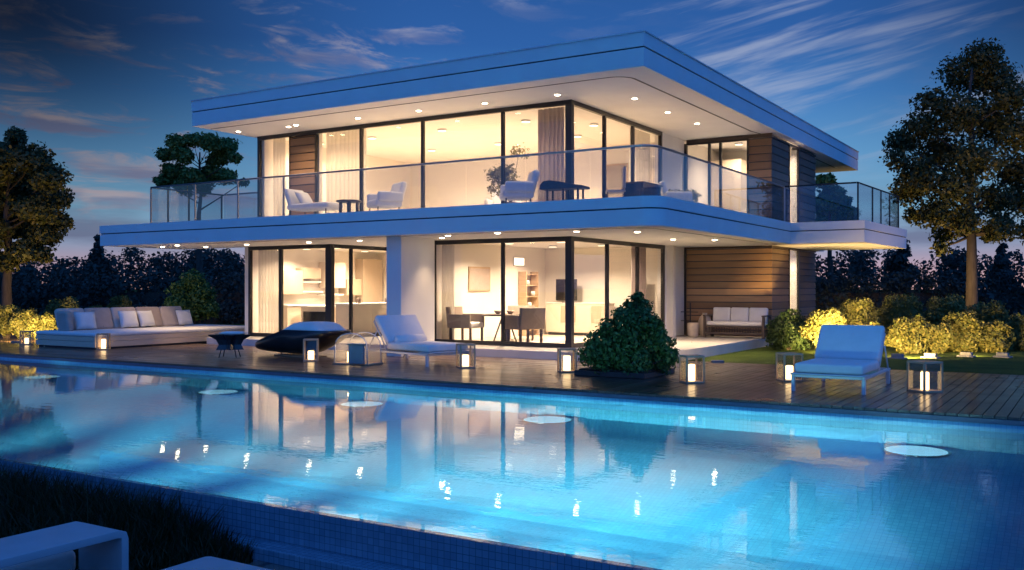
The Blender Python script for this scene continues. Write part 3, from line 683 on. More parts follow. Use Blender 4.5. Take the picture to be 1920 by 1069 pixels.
lan = [((50, 646.5), 'small glowing lantern at the far left corner of the deck', .40, .30, 10), ((93, 650), 'small lantern tucked beside the left end of the daybed', .38, .26, 15), ((194, 656), 'lantern against the front corner of the cream daybed', .44, .30, 12),
       ((583, 677), 'lantern in front of the black boat shaped lounge', .50, .33, 8), ((873, 690), 'lantern beside the foot of the white lounger with the rolled pillow', .50, .33, 20),
       ((1063, 698), 'lantern just left of the big dark bush', .47, .34, 5), ((1297, 718), 'lantern between the big dark bush and the blue lounger', .48, .34, 12),
       ((1480, 715), 'lantern half hidden behind the blue lounger', .50, .36, 8), ((1734, 735), 'rightmost lantern, standing alone right of the blue lounger', .49, .38, 20)]
for (px, py), lab, h, w, a in lan: lantern(lab, G(px, py), TH+R(a), h, w, 'light_wood', random.uniform(13, 18) if px > 300 else 10, h*random.uniform(.46, .70))
def glass_chest():
    t = empty('glass_lantern_chest', G(671, 683), TH+R(-24), 'large domed glass chest with candles and a grey side table front, middle of deck', 'lantern')
    b = MB(); n = 10; prof = []
    for k in range(n+1):
        a = math.pi*k/n; prof.append((-.40*math.cos(a), .42+.26*math.sin(a)))
    MB().prism([(-.46, -.30), (.46, -.30), (.46, .30), (-.46, .30)], 0, .04).build('base', 'light_wood', t, .01)
    g = MB()
    pr = [(-.42, .041)]+prof+[(.42, .041)]
    for s in (-.27, .27):
        g.add([(x, s, z) for x, z in pr], [tuple(range(len(pr)))])
    g.add([(x, s, z) for s in (-.27, .27) for x, z in pr], [(k, k+1, len(pr)+k+1, len(pr)+k) for k in range(len(pr)-1)])
    g.build('glass', 'lantern_frost', t, smooth=False)
    f = MB()
    for s in (-.27, .27): f.tube([(x, s, z) for x, z in pr], .012)
    f.build('frame', 'alu_pale', t, smooth=True)
    MB().box(.02, .38, -.40, -.31, .045, .44).box(.0, .40, -.42, -.29, .441, .47).build('grey_panel', 'fabric_grey', t, .01)
    for x, y, h in ((-.2, 0, .26), (-.05, .08, .2)):
        c = MB().lathe([(.06, .041), (.065, .05), (.065, h), (.02, h-.01)], 18, (x, y, 0)).build('candle', 'candle_wax', t, smooth=True)
    lamp('candle_flame', 'POINT', (0, 0, 0), 7, (1, .66, .30), None, .05).parent = c
    c.children[-1].location = (-.18, -.02, .36)
glass_chest()
# lounge chairs near the viewer
def ribbon(t, x0, x1, th, name, mat, pth):
    b = MB(); n = len(pth); vs = []
    for i, (y, z) in enumerate(pth):
        a, c = Vector(pth[max(0, i-1)]), Vector(pth[min(n-1, i+1)]); e = (c-a).normalized(); m = Vector((e.y, -e.x))*th
        vs += [(x0, y, z), (x1, y, z), (x1, y+m.x, z+m.y), (x0, y+m.x, z+m.y)]
    fs = [(i*4+k, i*4+(k+1) % 4, i*4+4+(k+1) % 4, i*4+4+k) for i in range(n-1) for k in range(4)]+[(0, 1, 2, 3), (n*4-4, n*4-1, n*4-2, n*4-3)]
    return b.add(vs, fs).build(name, mat, t, .024, 4, True)
simple('smoked', (.02, .025, .035), .08, coat=.4)
def loop_chair():
    t = empty('lounge_chair', (-5.95, 3.05, ZN), 0, 'white lounge chair with one broad flat looped arm, bottom left corner', 'lounge chair')
    path = [(-.75, .04), (-.75, .66), (-.735, .71), (-.68, .735), (.60, .735), (.68, .735), (.735, .715), (.75, .67), (.75, .04)]
    ribbon(t, .30, .75, .05, 'arm', 'fabric_slate', path)
    for x in (-.26, .525): MB().box(x-.04, x+.04, -.72, .735, 0, .035).build('runner', 'alu_pale', t, .006)
    softbox('seat_cushion', (.57, 1.40, .18), (0, .02, .46), 'fabric_white', t, bevel=.06)
    softbox('back_cushion', (.57, .20, .42), (0, -.60, .72), 'fabric_white', t, rx=10, bevel=.06)
    MB().box(-.285, .285, -.70, .72, .30, .365).build('seat_base', 'black_metal', t, .006)
    for s in (-1, 1): MB().box(s*.31-.012, s*.31+.012, -.70, .70, .12, .42).build('side_panel', 'smoked', t, .004)
loop_chair()
def padded_daybed():
    t = empty('garden_daybed', (-3.66, 2.78, ZN), 0, 'pale padded garden daybed at the bottom edge, only its top corner showing', 'daybed')
    w, L = 1.36, 1.84
    softbox('mattress', (w, L, .20), (0, 0, .635), 'fabric_slate', t, bevel=.07, seg=5)
    MB().box(-w/2+.03, w/2-.03, -L/2+.03, L/2-.03, .44, .53).build('frame', 'alu_pale', t, .01)
    for sx in (-1, 1):
        for sy in (-1, 1): MB().box(sx*(w/2-.09)-.03, sx*(w/2-.09)+.03, sy*(L/2-.09)-.03, sy*(L/2-.09)+.03, 0, .439).build('leg', 'alu_pale', t, .006)
    softbox('bolster', (w-.1, .24, .22), (0, -L/2+.16, .84), 'fabric_white', t, bevel=.09, seg=5)
padded_daybed()
# terrace bench, vases, stand
def bench():
    t = empty('garden_sofa', (-9.0, 27.05, 0), 0, 'dark timber sofa with three cream back cushions under the timber wall', 'sofa')
    w = 1.75; b = MB()
    for s in (-1, 1):
        for y in (-.33, .33): MB().box(s*w/2-.035, s*w/2+.035, y-.035, y+.035, 0, .62 if True else .4).build('leg', 'dark_wood', t, .006)
    b.box(-w/2+.036, w/2-.036, -.36, -.32, .10, .16).box(-w/2+.036, w/2-.036, -.36, .33, .30, .345)
    for k in range(22): x = -w/2+.06+k*(w-.12)/21; b.box(x-.012, x+.012, -.35, -.33, .16, .30)
    b.build('frame', 'dark_wood', t)
    for s in (-1, 1): MB().box(s*w/2-.04, s*w/2+.04, -.4, .38, .621, .66).build('arm', 'dark_wood', t, .006)
    softbox('seat_cushion', (w-.1, .64, .12), (0, -.02, .41), 'fabric_white', t)
    for k in (-1, 0, 1): softbox('back_cushion', (w/3-.05, .16, .42), (k*(w/3-.03), .26, .66), 'fabric_white', t, rx=-8)
bench()
def vase(label, loc, prof): 
    o = MB().lathe(prof, 24).build('vase', 'clay', None, smooth=True); o.location = loc; tag(o, label, 'vase', 'clay vases by the timber wall')
vase('tall round shouldered clay vase beside the timber sofa', (-10.05, 27.2, .0), [(.10, 0), (.15, .03), (.20, .25), (.21, .42), (.15, .58), (.08, .64), (.07, .68), (.085, .70), (.06, .69)])
vase('shorter square shouldered clay pot left of the taller vase', (-10.25, 26.75, .0), [(.13, 0), (.16, .02), (.17, .30), (.165, .40), (.12, .42), (.10, .41)])
t = empty('plant_stand', (-10.55, 27.3, 0), 0, 'thin dark metal stand against the timber wall left of the vases', 'stand')
MB().tube([(0, 0, 0), (0, 0, 1.0)], .018).build('pole', 'black_metal', t); MB().lathe([(.14, 0), (.14, .02), (.02, .03)], 20).build('base', 'black_metal', t)
for z in (.45, .72): MB().tube([(-.3, 0, z), (.25, 0, z)], .012).build('cross_bar', 'black_metal', t)
# ------------------------------------------------------------------ rooms: dining
def box_chair(label, loc, rz, group='boxy dining armchairs'):
    t = empty('dining_chair', loc, rz, label, 'chair', group)
    softbox('seat', (.66, .62, .14), (0, 0, .43), 'fabric_white', t); softbox('backrest', (.70, .10, .52), (0, -.33, .62), 'fabric_taupe', t, rx=6, bevel=.02)
    for s in (-1, 1): softbox('arm', (.07, .60, .34), (s*.36, 0, .53), 'fabric_taupe', t, bevel=.02)
    for x in (-.3, .3):
        for y in (-.28, .27): MB().box(x-.025, x+.025, y-.025, y+.025, 0, .36).build('leg', 'dark_wood', t)
    return t
c0 = box_chair('taupe boxy armchair at the left side of the dining table', (-14.32, 20.8, 0), R(-84)); c0.scale = (1.08, 1.08, 1.08)
dup(c0, (-12.62, 20.95, 0), R(66), 'taupe boxy armchair at the right side of the dining table')
dup(c0, (-13.6, 22.4, 0), R(-150), 'pale boxy armchair behind the dining table against the left wall')
t = empty('dining_table', (-13.42, 21.3, 0), 0, 'round dark topped dining table seen through the ground floor glass', 'table')
MB().lathe([(.10, .70), (.60, .71), (.62, .735), (.60, .75), (.05, .751)], 32).build('table_top', 'dark_wood', t, smooth=True)
for k in range(3): a = 2.1*k; MB().tube([(.08*math.cos(a), .08*math.sin(a), .7), (.36*math.cos(a), .36*math.sin(a), 0)], .022).build('leg', 'black_metal', t)
for dx, dy, lb in ((.1, .1, 'pale bowl on the dining table'), (-.2, -.05, 'small pale cup on the dining table')):
    o = MB().lathe([(.04, 0), (.09, .05), (.11, .10), (.10, .10), (.03, .02)], 18).build('bowl', 'clay', smooth=True); o.location = (-13.42+dx, 21.3+dy, .752); tag(o, lb, 'bowl')
def sideboard(name, loc, rz, w, d, h, label, mats=('cabinet_pale', 'cabinet'), n=4, cat='sideboard'):
    t = empty(name, loc, rz, label, cat); MB().box(-w/2, w/2, -d/2, d/2, .08, h).build('carcass', mats[0], t, .006); MB().box(-w/2-.02, w/2+.02, -d/2-.02, d/2+.02, h+.001, h+.03).build('top', 'fabric_white', t, .006)
    MB().box(-w/2+.05, w/2-.05, -d/2+.05, d/2-.05, 0, .079).build('plinth', 'groove', t)
    for k in range(n):
        x = -w/2+(k+.5)*w/n; hh = (h-.12); z0 = .1+(k % 2)*hh*.35
        MB().box(x-w/n/2+.01, x+w/n/2-.01, -d/2-.018, -d/2-.001, z0, z0+hh*(.6 if k % 2 else .9)).build('door', mats[k % 2], t, .004)
    return t
sideboard('sideboard', (-13.55, 25.8, 0), 0, 2.1, .5, .97, 'pale wooden sideboard below the screens at the back of the dining room')
def screen(label, loc, w, h, rz=0):
    t = empty('television', loc, rz, label, 'screen', 'dark screens in the dining room'); MB().box(-w/2, w/2, -.03, .03, .06, h).build('panel', 'screen_black', t, .006)
    MB().box(-.12, .12, -.08, .08, 0, .015).box(-.03, .03, -.02, .02, .015, .059).build('stand', 'black_metal', t); return t
screen('dark upright screen left on the sideboard, beside the corner post', (-14.0, 25.78, 1.001), .72, .72)
screen('narrow dark screen on the low cabinet right of the sideboard', (-11.6, 25.85, .601), .46, 1.14)
sideboard('low_cabinet', (-11.75, 25.85, 0), 0, 1.0, .42, .57, 'low pale cabinet right of the sideboard under the narrow screen', n=2)
t = empty('floor_lamp', (-11.35, 25.3, 0), 0, 'slim black floor lamp with pale tall shade by the right glass', 'floor lamp')
MB().tube([(0, 0, 0), (0, 0, 1.6)], .02).build('pole', 'black_metal', t); MB().lathe([(.14, 0), (.14, .02), (.03, .03)], 20).build('base', 'black_metal', t); MB().lathe([(.16, 1.0), (.13, 1.62), (.12, 1.62)], 20).build('lamp_shade', 'sheer', t, smooth=True)
t = empty('ladder_shelf', (-14.84, 24.9, 0), R(90), 'narrow pale ladder shelf with cups on the dining room wall', 'shelf')
b = MB()
for s in (-1, 1): b.box(s*.35-.02, s*.35+.02, -.14, .14, 0, 1.95)
b.build('frame', 'light_wood', t, .004)
for k in range(6): MB().box(-.328, .328, -.13, .13, .15+k*.34, .175+k*.34).build('shelf_board', 'light_wood', t)
for k in range(5):
    o = MB().lathe([(.05, 0), (.07, .08), (.06, .15), (.03, .15)], 14).build('jar', 'fabric_white', smooth=True); o.location = (-14.81, 24.9+(-.18, .15, 0, .2, -.12)[k], .177+k*.34); tag(o, ('white jar on the lowest board', 'white jar on the second board', 'white jar on the middle board', 'white jar on the fourth board', 'white jar on the fifth board')[k]+' of the ladder shelf', 'jar', 'jars on the ladder shelf')
t = empty('wall_light', (-14.995, 24.55, 2.12), 0, 'bright rectangular light panel high on the dining room wall above the ladder shelf', 'wall light')
MB().box(0, .03, -.30, .30, 0, .26).build('housing', 'alu_pale', t, .004); MB().box(.031, .036, -.28, .28, .02, .24).build('diffuser', 'ceiling_glow', t)
o = MB().box(-14.3, -12.2, 20.9, 23.2, -.0015, .008).build('rug', 'fabric_grey'); tag(o, 'pale grey rug below the dining table', 'rug')
def picture(label, loc, w, h, rz=0, art='fabric_taupe_pale'):
    t = empty('picture_frame', loc, rz, label, 'picture', 'pictures on the walls'); MB().box(-w/2, w/2, -.03, -.002, 0, h).build('frame', 'light_wood', t, .005); MB().box(-w/2+.05, w/2-.05, -.036, -.031, .05, h-.05).build('canvas', art, t)
picture('wide taupe picture on the left wall of the dining room', (-14.995, 22.4, 1.35), 1.1, .7, R(90)); picture('tall grey picture on the back wall of the upper room by the grey curtain', (-13.1, 27.39, 4.2), .9, 1.2, 0, 'fabric_grey')
# ------------------------------------------------------------------ curtains
def curtain(label, a, b, z0, z1, mat='sheer', waves=9, amp=.045, group=None):
    a, b = Vector((*a, 0)), Vector((*b, 0)); e = b-a; n = Vector((-e.y, e.x, 0)).normalized(); N_ = waves*8; ctr = (a+b)/2
    vs = []
    for i in range(N_+1):
        u = i/N_; p = a+e*u+n*amp*math.sin(u*waves*2*math.pi+.7*math.sin(u*9))-ctr
        vs += [(p.x, p.y, 0), (p.x*1.0, p.y, z1-z0)]
    o = MB().add(vs, [(2*i, 2*i+2, 2*i+3, 2*i+1) for i in range(N_)]).build('curtain', mat, None, smooth=True); o.location = (ctr.x, ctr.y, z0)
    sd = o.modifiers.new('thick', 'SOLIDIFY'); sd.thickness = .004; tag(o, label, 'curtain', group or 'curtains behind the glass')
curtain('white curtain at the left end of the kitchen glass', (-21.75, 20.42), (-20.75, 20.42), .02, ZC-.06, waves=8)
curtain('white sheer curtain right of the upper timber strip', (-19.05, 20.5), (-17.55, 20.5), ZS2+.02, ZR-.06, waves=10)
curtain('mauve grey curtain left of the upper corner post', (-12.0, 20.6), (-11.25, 20.6), ZS2+.02, ZR-.06, 'drape', waves=6)
curtain('white curtain at the far end of the upper side glass', (-11.15, 24.3), (-11.15, 25.6), ZS2+.02, ZR-.06, waves=8)
curtain('white curtain at the left end of the dining room glass', (-14.9, 20.48), (-14.5, 20.48), .02, ZC-.06, waves=4)
curtain('taupe curtain at the far end of the dining room side glass', (-11.15, 24.4), (-11.15, 25.3), .02, ZC-.06, 'drape', waves=6)
curtain('white curtain at the left end of the upper floor glass', (-21.2, 20.5), (-20.7, 20.5), ZS2+.02, ZR-.06, waves=4)
# ------------------------------------------------------------------ rooms: kitchen
t = empty('kitchen_units', (-21.62, 23.6, 0), 0, 'taupe kitchen wall units with open niches on the left kitchen wall', 'kitchen units')
MB().box(-.27, .30, -2.4, 2.4, .0, .88).build('base_cabinet', 'cabinet_pale', t, .006); MB().box(-.27, .34, -2.42, 2.42, .881, .92).build('worktop', 'fabric_white', t, .006)
for y0, y1, z0, z1, m in ((-2.4, -1.5, 1.25, 2.0, 'cabinet'), (-1.48, -.7, 1.75, 2.1, 'cabinet'), (-.4, .5, 1.45, 2.3, 'cabinet_pale'), (.55, 1.3, 1.2, 1.75, 'cabinet'), (1.4, 2.4, .93, 2.45, 'cabinet')):
    MB().box(-.27, .10, y0, y1, z0, z1).build('wall_cabinet', m, t, .006)
for y0, y1, z in ((-1.45, -.5, 1.3), (-.5, .5, 1.2), (-1.4, -.6, 1.62)): MB().box(-.27, .02, y0, y1, z, z+.05).build('shelf_board', 'fabric_white', t, .004)
t = empty('kitchen_island', (-19.35, 22.9, 0), 0, 'pale kitchen counter with white top behind the side glass', 'kitchen counter')
MB().box(-.35, .35, -1.3, 1.3, .0, .93).build('carcass', 'cabinet_pale', t, .006); MB().box(-.4, .4, -1.35, 1.35, .931, .985).build('worktop', 'fabric_white', t, .008)
for k in range(3): MB().box(.351, .368, -1.28+k*.86, -.44+k*.86, .06, .9).build('door', 'cabinet_pale', t, .004)
for k, (x, y, z, lb) in enumerate(((-19.3, 22.2, .986, 'small dark canister at the near end of the kitchen counter'), (-19.25, 23.5, .986, 'small dark canister at the far end of the kitchen counter'), (-21.5, 23.2, 1.251, 'small dark canister on a kitchen wall shelf'))):
    o = MB().lathe([(.06, 0), (.065, .01), (.065, .13), (.05, .15), (.02, .155)], 16).build('canister', 'dark_wood', smooth=True); o.location = (x, y, z); tag(o, lb, 'canister', 'kitchen canisters')
t = empty('oven', (-20.55, 21.9, 0), R(20), 'dark fronted low oven unit with a bright top in the middle of the kitchen', 'oven')
MB().box(-.55, .55, -.3, .3, .0, .86).build('body', 'cabinet_pale', t, .01); MB().box(-.47, .42, -.318, -.301, .32, .72).build('door', 'screen_black', t, .004); MB().box(-.58, .58, -.33, .33, .861, .90).build('top', 'fabric_white', t, .006)
tall = sideboard('tall_cabinet', (-18.95, 25.6, 0), R(0), .9, .6, 2.2, 'tall taupe kitchen cabinet at the back behind the counter', ('cabinet', 'cabinet'), 2, 'cabinet')
# ------------------------------------------------------------------ upper floor and balcony
def easy_chair(label, loc, rz, mat='fabric_white', group='pale easy chairs on the upper floor'):
    t = empty('easy_chair', loc, rz, label, 'chair', group)
    softbox('seat', (.78, .74, .2), (0, 0, .34), mat, t, bevel=.07); softbox('backrest', (.76, .18, .62), (0, -.36, .62), mat, t, rx=16, bevel=.08)
    for s in (-1, 1): softbox('arm', (.14, .7, .26), (s*.4, -.02, .50), mat, t, bevel=.06)
    for x in (-.32, .32):
        for y in (-.3, .3): MB().tube([(x, y, 0), (x*.95, y*.95, .26)], .016).build('leg', 'dark_wood', t)
    return t
e1 = easy_chair('pale draped easy chair on the balcony by the second glass bay', (-15.9, 19.3, ZS2), R(150))
dup(e1, (-11.75, 19.15, ZS2), R(130), 'pale easy chair on the balcony left of the dark bench')
dup(e1, (-14.2, 22.4, ZS2), R(200), 'pale easy chair inside the upper room beside the plant')
dup(e1, (-9.4, 23.4, ZS2), R(-60), 'pale easy chair on the side balcony beside the white wall')
def chaise(label, loc, rz):
    t = empty('chaise_longue', loc, rz, label, 'chaise longue'); softbox('seat', (1.5, .7, .18), (.1, 0, .36), 'fabric_white', t, bevel=.07)
    c = softbox('backrest', (.16, .7, .55), (-.62, 0, .62), 'fabric_white', t, bevel=.07); c.rotation_euler = (0, R(-24), 0)
    MB().pillow((-.30, 0, .60), (.5, .5, .18), Matrix.Rotation(R(52), 3, 'Y')).build('pillow', 'fabric_white', t, smooth=True, merge=True)
    for x in (-.55, .75):
        for y in (-.28, .28): MB().tube([(x, y, 0), (x, y, .28)], .018).build('leg', 'dark_wood', t)
chaise('white chaise longue with a soft pillow on the balcony below the sheer curtain', (-18.35, 19.2, ZS2), R(0))
t = empty('coffee_table', (-16.9, 19.05, ZS2), 0, 'small round dark wood table on the balcony beside the white chaise longue', 'table')
MB().lathe([(.05, .40), (.32, .41), (.34, .44), (.32, .46), (.02, .461)], 28).build('table_top', 'dark_wood', t, smooth=True)
for k in range(4): a = math.pi/4+k*math.pi/2; MB().box(.22*math.cos(a)-.03, .22*math.cos(a)+.03, .22*math.sin(a)-.03, .22*math.sin(a)+.03, 0, .405).build('leg', 'dark_wood', t)
t = empty('dark_bench', (-10.55, 19.25, ZS2), R(6), 'dark padded bench with one rounded end on the balcony by the corner post', 'bench')
vs = [(-.62, .44), (-.60, .56), (-.50, .64), (-.30, .66), (.1, .60), (.5, .53), (.72, .50), (.74, .44)]
MB().prism([(x, z) for x, z in vs], -.3, .3).build('seat', 'fabric_dark', t, .02); s_ = t.children[-1]; s_.rotation_euler = (R(90), 0, 0)
for x in (-.4, .1, .55):
    for y in (-.2, .2): MB().box(x-.025, x+.025, y-.025, y+.025, 0, .44).build('leg', 'black_metal', t)
t.scale = (.8, .8, .95)
t = empty('upright_chair', (-9.9, 20.7, ZS2), R(120), 'blue grey upright chair on the side balcony beyond the corner', 'chair'); softbox('backrest', (.44, .06, .52), (0, -.2, .78), 'fabric_grey', t, bevel=.02); softbox('seat', (.46, .46, .06), (0, 0, .46), 'fabric_grey', t, bevel=.02)
for x in (-.2, .2):
    for y in (-.2, .2): MB().tube([(x, y, 0), (x, y, .44)], .014).build('leg', 'black_metal', t)
t = empty('console_table', (-9.75, 22.0, ZS2), R(90), 'dark topped narrow table on the side balcony', 'table'); MB().box(-.6, .6, -.28, .28, .72, .76).build('table_top', 'dark_wood', t, .006)
for x in (-.55, .55): MB().box(x-.02, x+.02, -.24, .24, 0, .719).build('leg', 'black_metal', t)
o = sideboard('low_cabinet', (-10.2, 26.2, ZS2), R(90), 1.5, .45, .62, 'low wooden cabinet on the side balcony in front of the white wall', ('cabinet', 'cabinet_pale'), 3, 'cabinet')
t = empty('picture_frame', (-15.6, 27.37, 4.35), 0, 'pale square picture on the back wall of the upper room', 'picture'); MB().box(-.7, .7, -.03, 0, 0, 1.0).build('frame', 'drape', t, .006); MB().box(-.64, .64, -.036, -.031, .06, .94).build('canvas', 'sheer', t)
# ------------------------------------------------------------------ plants
def leaves(clumps, n, size, name, mat, parent=None, world_off=(0, 0, 0), flat=.75, shell=.55, up=0.25, aspect=.55):
    wts = np.array([c[3]**2.2 for c in clumps]); wts /= wts.sum(); cnt = (wts*n).astype(int)+1; P = []; NR = []
    for (x, y, z, r), k in zip(clumps, cnt):
        d = rng.normal(size=(k, 3)); d /= np.linalg.norm(d, axis=1)[:, None]
        # lumpy radius so that an outline is uneven
        a = rng.uniform(0, 6.28, 6); f = rng.normal(size=(6, 3))*3.2
        lump = 1+.16*np.sin(d @ f.T+a).sum(1)/2.2
        rad = r*lump*(shell+(1-shell)*rng.random(k)**.6)*(1+.10*rng.normal(size=k).clip(-2, 2.5))
        P.append(np.array([x, y, z])+d*rad[:, None]*np.array([1, 1, flat])); NR.append(d)
    P = np.concatenate(P); NR = np.concatenate(NR); N_ = len(P)
    nr = NR*.7+rng.normal(size=(N_, 3))*.6+np.array([0, 0, up]); nr /= np.linalg.norm(nr, axis=1)[:, None]
    t = np.cross(nr, rng.normal(size=(N_, 3))); t /= np.linalg.norm(t, axis=1)[:, None]; b = np.cross(nr, t)
    s = size*(.6+.8*rng.random(N_))[:, None]
    q = np.stack([P-t*s, P-b*s*aspect+nr*s*.12, P+t*s, P+b*s*aspect+nr*s*.12], 1).reshape(-1, 3)-np.array(world_off)
    me = bpy.data.meshes.new(name); me.vertices.add(N_*4); me.vertices.foreach_set('co', q.astype(np.float32).ravel())
    me.loops.add(N_*4); me.loops.foreach_set('vertex_index', np.arange(N_*4, dtype=np.int32)); me.polygons.add(N_)
    me.polygons.foreach_set('loop_start', np.arange(0, N_*4, 4, dtype=np.int32)); me.polygons.foreach_set('loop_total', np.full(N_, 4, np.int32))
    me.update(calc_edges=True); me.validate(); me.materials.append(M[mat]); o = bpy.data.objects.new(name, me); COL.objects.link(o)
    if parent is not None: o.parent = parent
    return o
def tree(label, px, base_py, d, top_py, tr, clumps_px, n, size, mat='leaf_tree', name='tree', group=None, depth=1.0, flat=.75, fork=.45, shell=.35):
    base = ray(px, base_py, d); base.z = ZL-.05; top = ray(px, top_py, d)
    t = empty(name, base, 0, label, 'tree', group); H_ = top.z-base.z; cl = []
    for x, y, r in clumps_px:
        p = ray(x, y, d+random.uniform(-1, 1)*depth*r/F*d*1.6); cl.append((p.x-base.x, p.y-base.y, p.z-base.z, r/F*d))
    b = MB(); pts = [Vector((random.uniform(-.04, .04)*tr*6*(k > 0), random.uniform(-.04, .04)*tr*6*(k > 0), H_*.92*k/8)) for k in range(9)]
    b.tube(pts, [tr*(1.35 if k == 0 else 1.0-.105*k) for k in range(9)], 10)
    for x, y, z, r in cl:
        z0 = max(H_*fork*.75, min(z-.9*math.hypot(x, y)*.7, H_*.85)); k = z0/(H_*.92)*8; i = min(7, int(k)); s = pts[i].lerp(pts[i+1], k-i)
        e = Vector((x, y, z)); mid = s.lerp(e, .5)+Vector((random.uniform(-.1, .1), random.uniform(-.1, .1), -.06))*r; r0 = tr*(1-.1*k)*.45
        b.tube([s, mid, e], [r0, r0*.62, r0*.22], 6)
        for q in range(4):
            f = e+Vector((random.uniform(-1, 1), random.uniform(-1, 1), random.uniform(-.4, .7)))*r*.8; b.tube([mid.lerp(e, .6), f], [r0*.35, r0*.08], 4)
    b.build('trunk', 'bark', t, smooth=True)
    leaves(cl, n, size, 'crown', mat, t, flat=flat, shell=shell); return t
RT = [(1840, 108, 42), (1800, 140, 48), (1870, 150, 48), (1905, 185, 42), (1745, 190, 34), (1790, 215, 50), (1850, 225, 55), (1722, 238, 40), (1915, 250, 50), (1690, 268, 34), (1765, 285, 52), (1835, 300, 50), (1900, 320, 52),
      (1680, 300, 28), (1720, 330, 46), (1795, 355, 50), (1860, 375, 46), (1930, 375, 46), (1700, 362, 34), (1752, 400, 40), (1715, 405, 26), (1812, 415, 34), (1885, 425, 36), (1775, 440, 26), (1945, 430, 36), (1768, 465, 18), (1850, 440, 22)]
tree('tall spreading tree with a bare trunk right of the house', 1820, 590, 38, 85, .26, [(x+random.uniform(-8, 8), y, r*.96) for x, y, r in RT], 33000, .085, flat=.82, shell=.2)
LT = [(32, 255, 22), (18, 290, 40), (62, 300, 38), (-25, 310, 50), (92, 335, 34), (40, 345, 44), (105, 372, 30), (-10, 375, 50), (68, 390, 42), (112, 415, 24), (25, 420, 46), (85, 440, 34), (-30, 440, 46), (48, 470, 30), (10, 490, 26), (78, 480, 20)]
tree('broad tree with low dark crown cut off at the left side', 14, 600, 36, 245, .22, [(x, y, r*.95) for x, y, r in LT], 28000, .086)
BT = [(330, 268, 24), (362, 262, 20), (392, 266, 24), (425, 275, 26), (312, 290, 20), (345, 292, 24), (410, 296, 26), (440, 296, 16), (325, 322, 28), (358, 332, 24), (305, 340, 20), (395, 325, 26), (425, 332, 22), (345, 352, 22), (380, 350, 22), (455, 342, 12)]
tree('round crowned tree behind the left end of the balcony', 374, 590, 52, 258, .24, [(x, y, r*.86) for x, y, r in BT], 15000, .10, 'leaf_bush', flat=.75, shell=.3)
BR = [(1548, 340, 18), (1562, 365, 22), (1545, 385, 24), (1580, 380, 18), (1595, 402, 16), (1555, 412, 24), (1535, 420, 16), (1570, 425, 20)]
tree('dark tree behind the glass of the right balcony wing', 1556, 590, 50, 335, .2, BR, 7000, .15, 'leaf_bush')
far_spec = [(185, 436, 'pointed dark tree at the field edge beyond the daybed', 13, 70), (1690, 440, 'dark pointed tree just right of the balcony wing', 18, 66), (1880, 452, 'slim dark tree at the field edge right of the big trunk', 13, 70)]
for px, top, lab, w, d in far_spec:
    H_ = 545-top; cl = [(px+random.uniform(-.5, .5)*w*(.3+1.6*k/7), top+H_*.1+H_*.78*k/7, w*(.55+.75*k/7)) for k in range(8)]
    tree(lab, px, 565, d, top, .16, cl, 3200, .17, 'leaf_far', group='dark trees at the edge of the field')
# far wood and hedges
def far_wood():
    cl = []; 
    for k in range(190):
        px = random.uniform(-150, 2080); d = random.uniform(72, 100)
        hump = 492+10*math.sin(px*.013)+7*math.sin(px*.041+1)
        if 120 < px < 300: hump -= 14
        if 1520 < px < 1720: hump -= 22
        y = hump+random.uniform(0, 22); p = ray(px, y, d); r = random.uniform(16, 26)/F*d; cl.append((p.x, p.y, p.z, r)); 
        q = p.copy(); q.z = p.z-1.5*r; cl.append((q.x, q.y, q.z, r*1.3))
    o = leaves(cl, 64000, .20, 'far_wood', 'leaf_far', flat=.8, shell=.4); tag(o, 'dark blue wood along the horizon behind the garden', 'wood', kind='stuff')
far_wood()
def hedge(label, a, b, h, th, n):
    t = empty('hedge', ((a.x+b.x)/2, (a.y+b.y)/2, ZL), 0, label, 'hedge'); L = (b-a).length; cl = []
    for k in range(int(L/.9)):
        p = a.lerp(b, (k+.5)/int(L/.9)); 
        for z in (.35, .75, h-.45): cl.append((p.x-t.location.x+random.uniform(-.15, .15), p.y-t.location.y+random.uniform(-.3, .3), z+random.uniform(-.1, .15), .8+random.uniform(-.12, .15)))
    leaves(cl, n, .10, 'foliage', 'leaf_far', t, flat=.9, shell=.7)
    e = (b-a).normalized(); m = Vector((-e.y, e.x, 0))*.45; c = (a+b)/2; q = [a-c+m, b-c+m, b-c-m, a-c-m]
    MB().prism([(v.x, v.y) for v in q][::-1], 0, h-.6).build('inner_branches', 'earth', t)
hedge('long dark clipped hedge left of the house beyond the daybed', ray(-160, 540, 44), ray(560, 540, 46), 2.1, .8, 26000)
hedge('long dark clipped hedge right of the house behind the lit shrubs', ray(1440, 540, 44), ray(2100, 540, 44), 2.1, .8, 24000)
def bush(label, px, py, clumps, n, size, mat, name='bush', zb=ZL, group=None, d=None, flat=.85, shell=.55, aspect=.55):
    d = d or (CZ-zb)*F/(py-540); base = at(px, d, zb); t = empty(name, base, 0, label, 'bush', group); cl = []
    for x, y, r in clumps:
        rr = r/F*d; p = ray(x, y, d+random.uniform(-.5, .5)*rr); cl.append((p.x-base.x, p.y-base.y, max(p.z-zb, rr*.6), rr))
    leaves(cl, n, size, 'foliage', mat, t, flat=flat, shell=shell, aspect=aspect); b = MB()
    for x, y, z, r in cl: b.tube([(x*.15, y*.15, 0), (x*.5, y*.5, z*.5), (x, y, z)], [.022, .015, .006], 5)
    b.build('stem', 'bark', t); return t
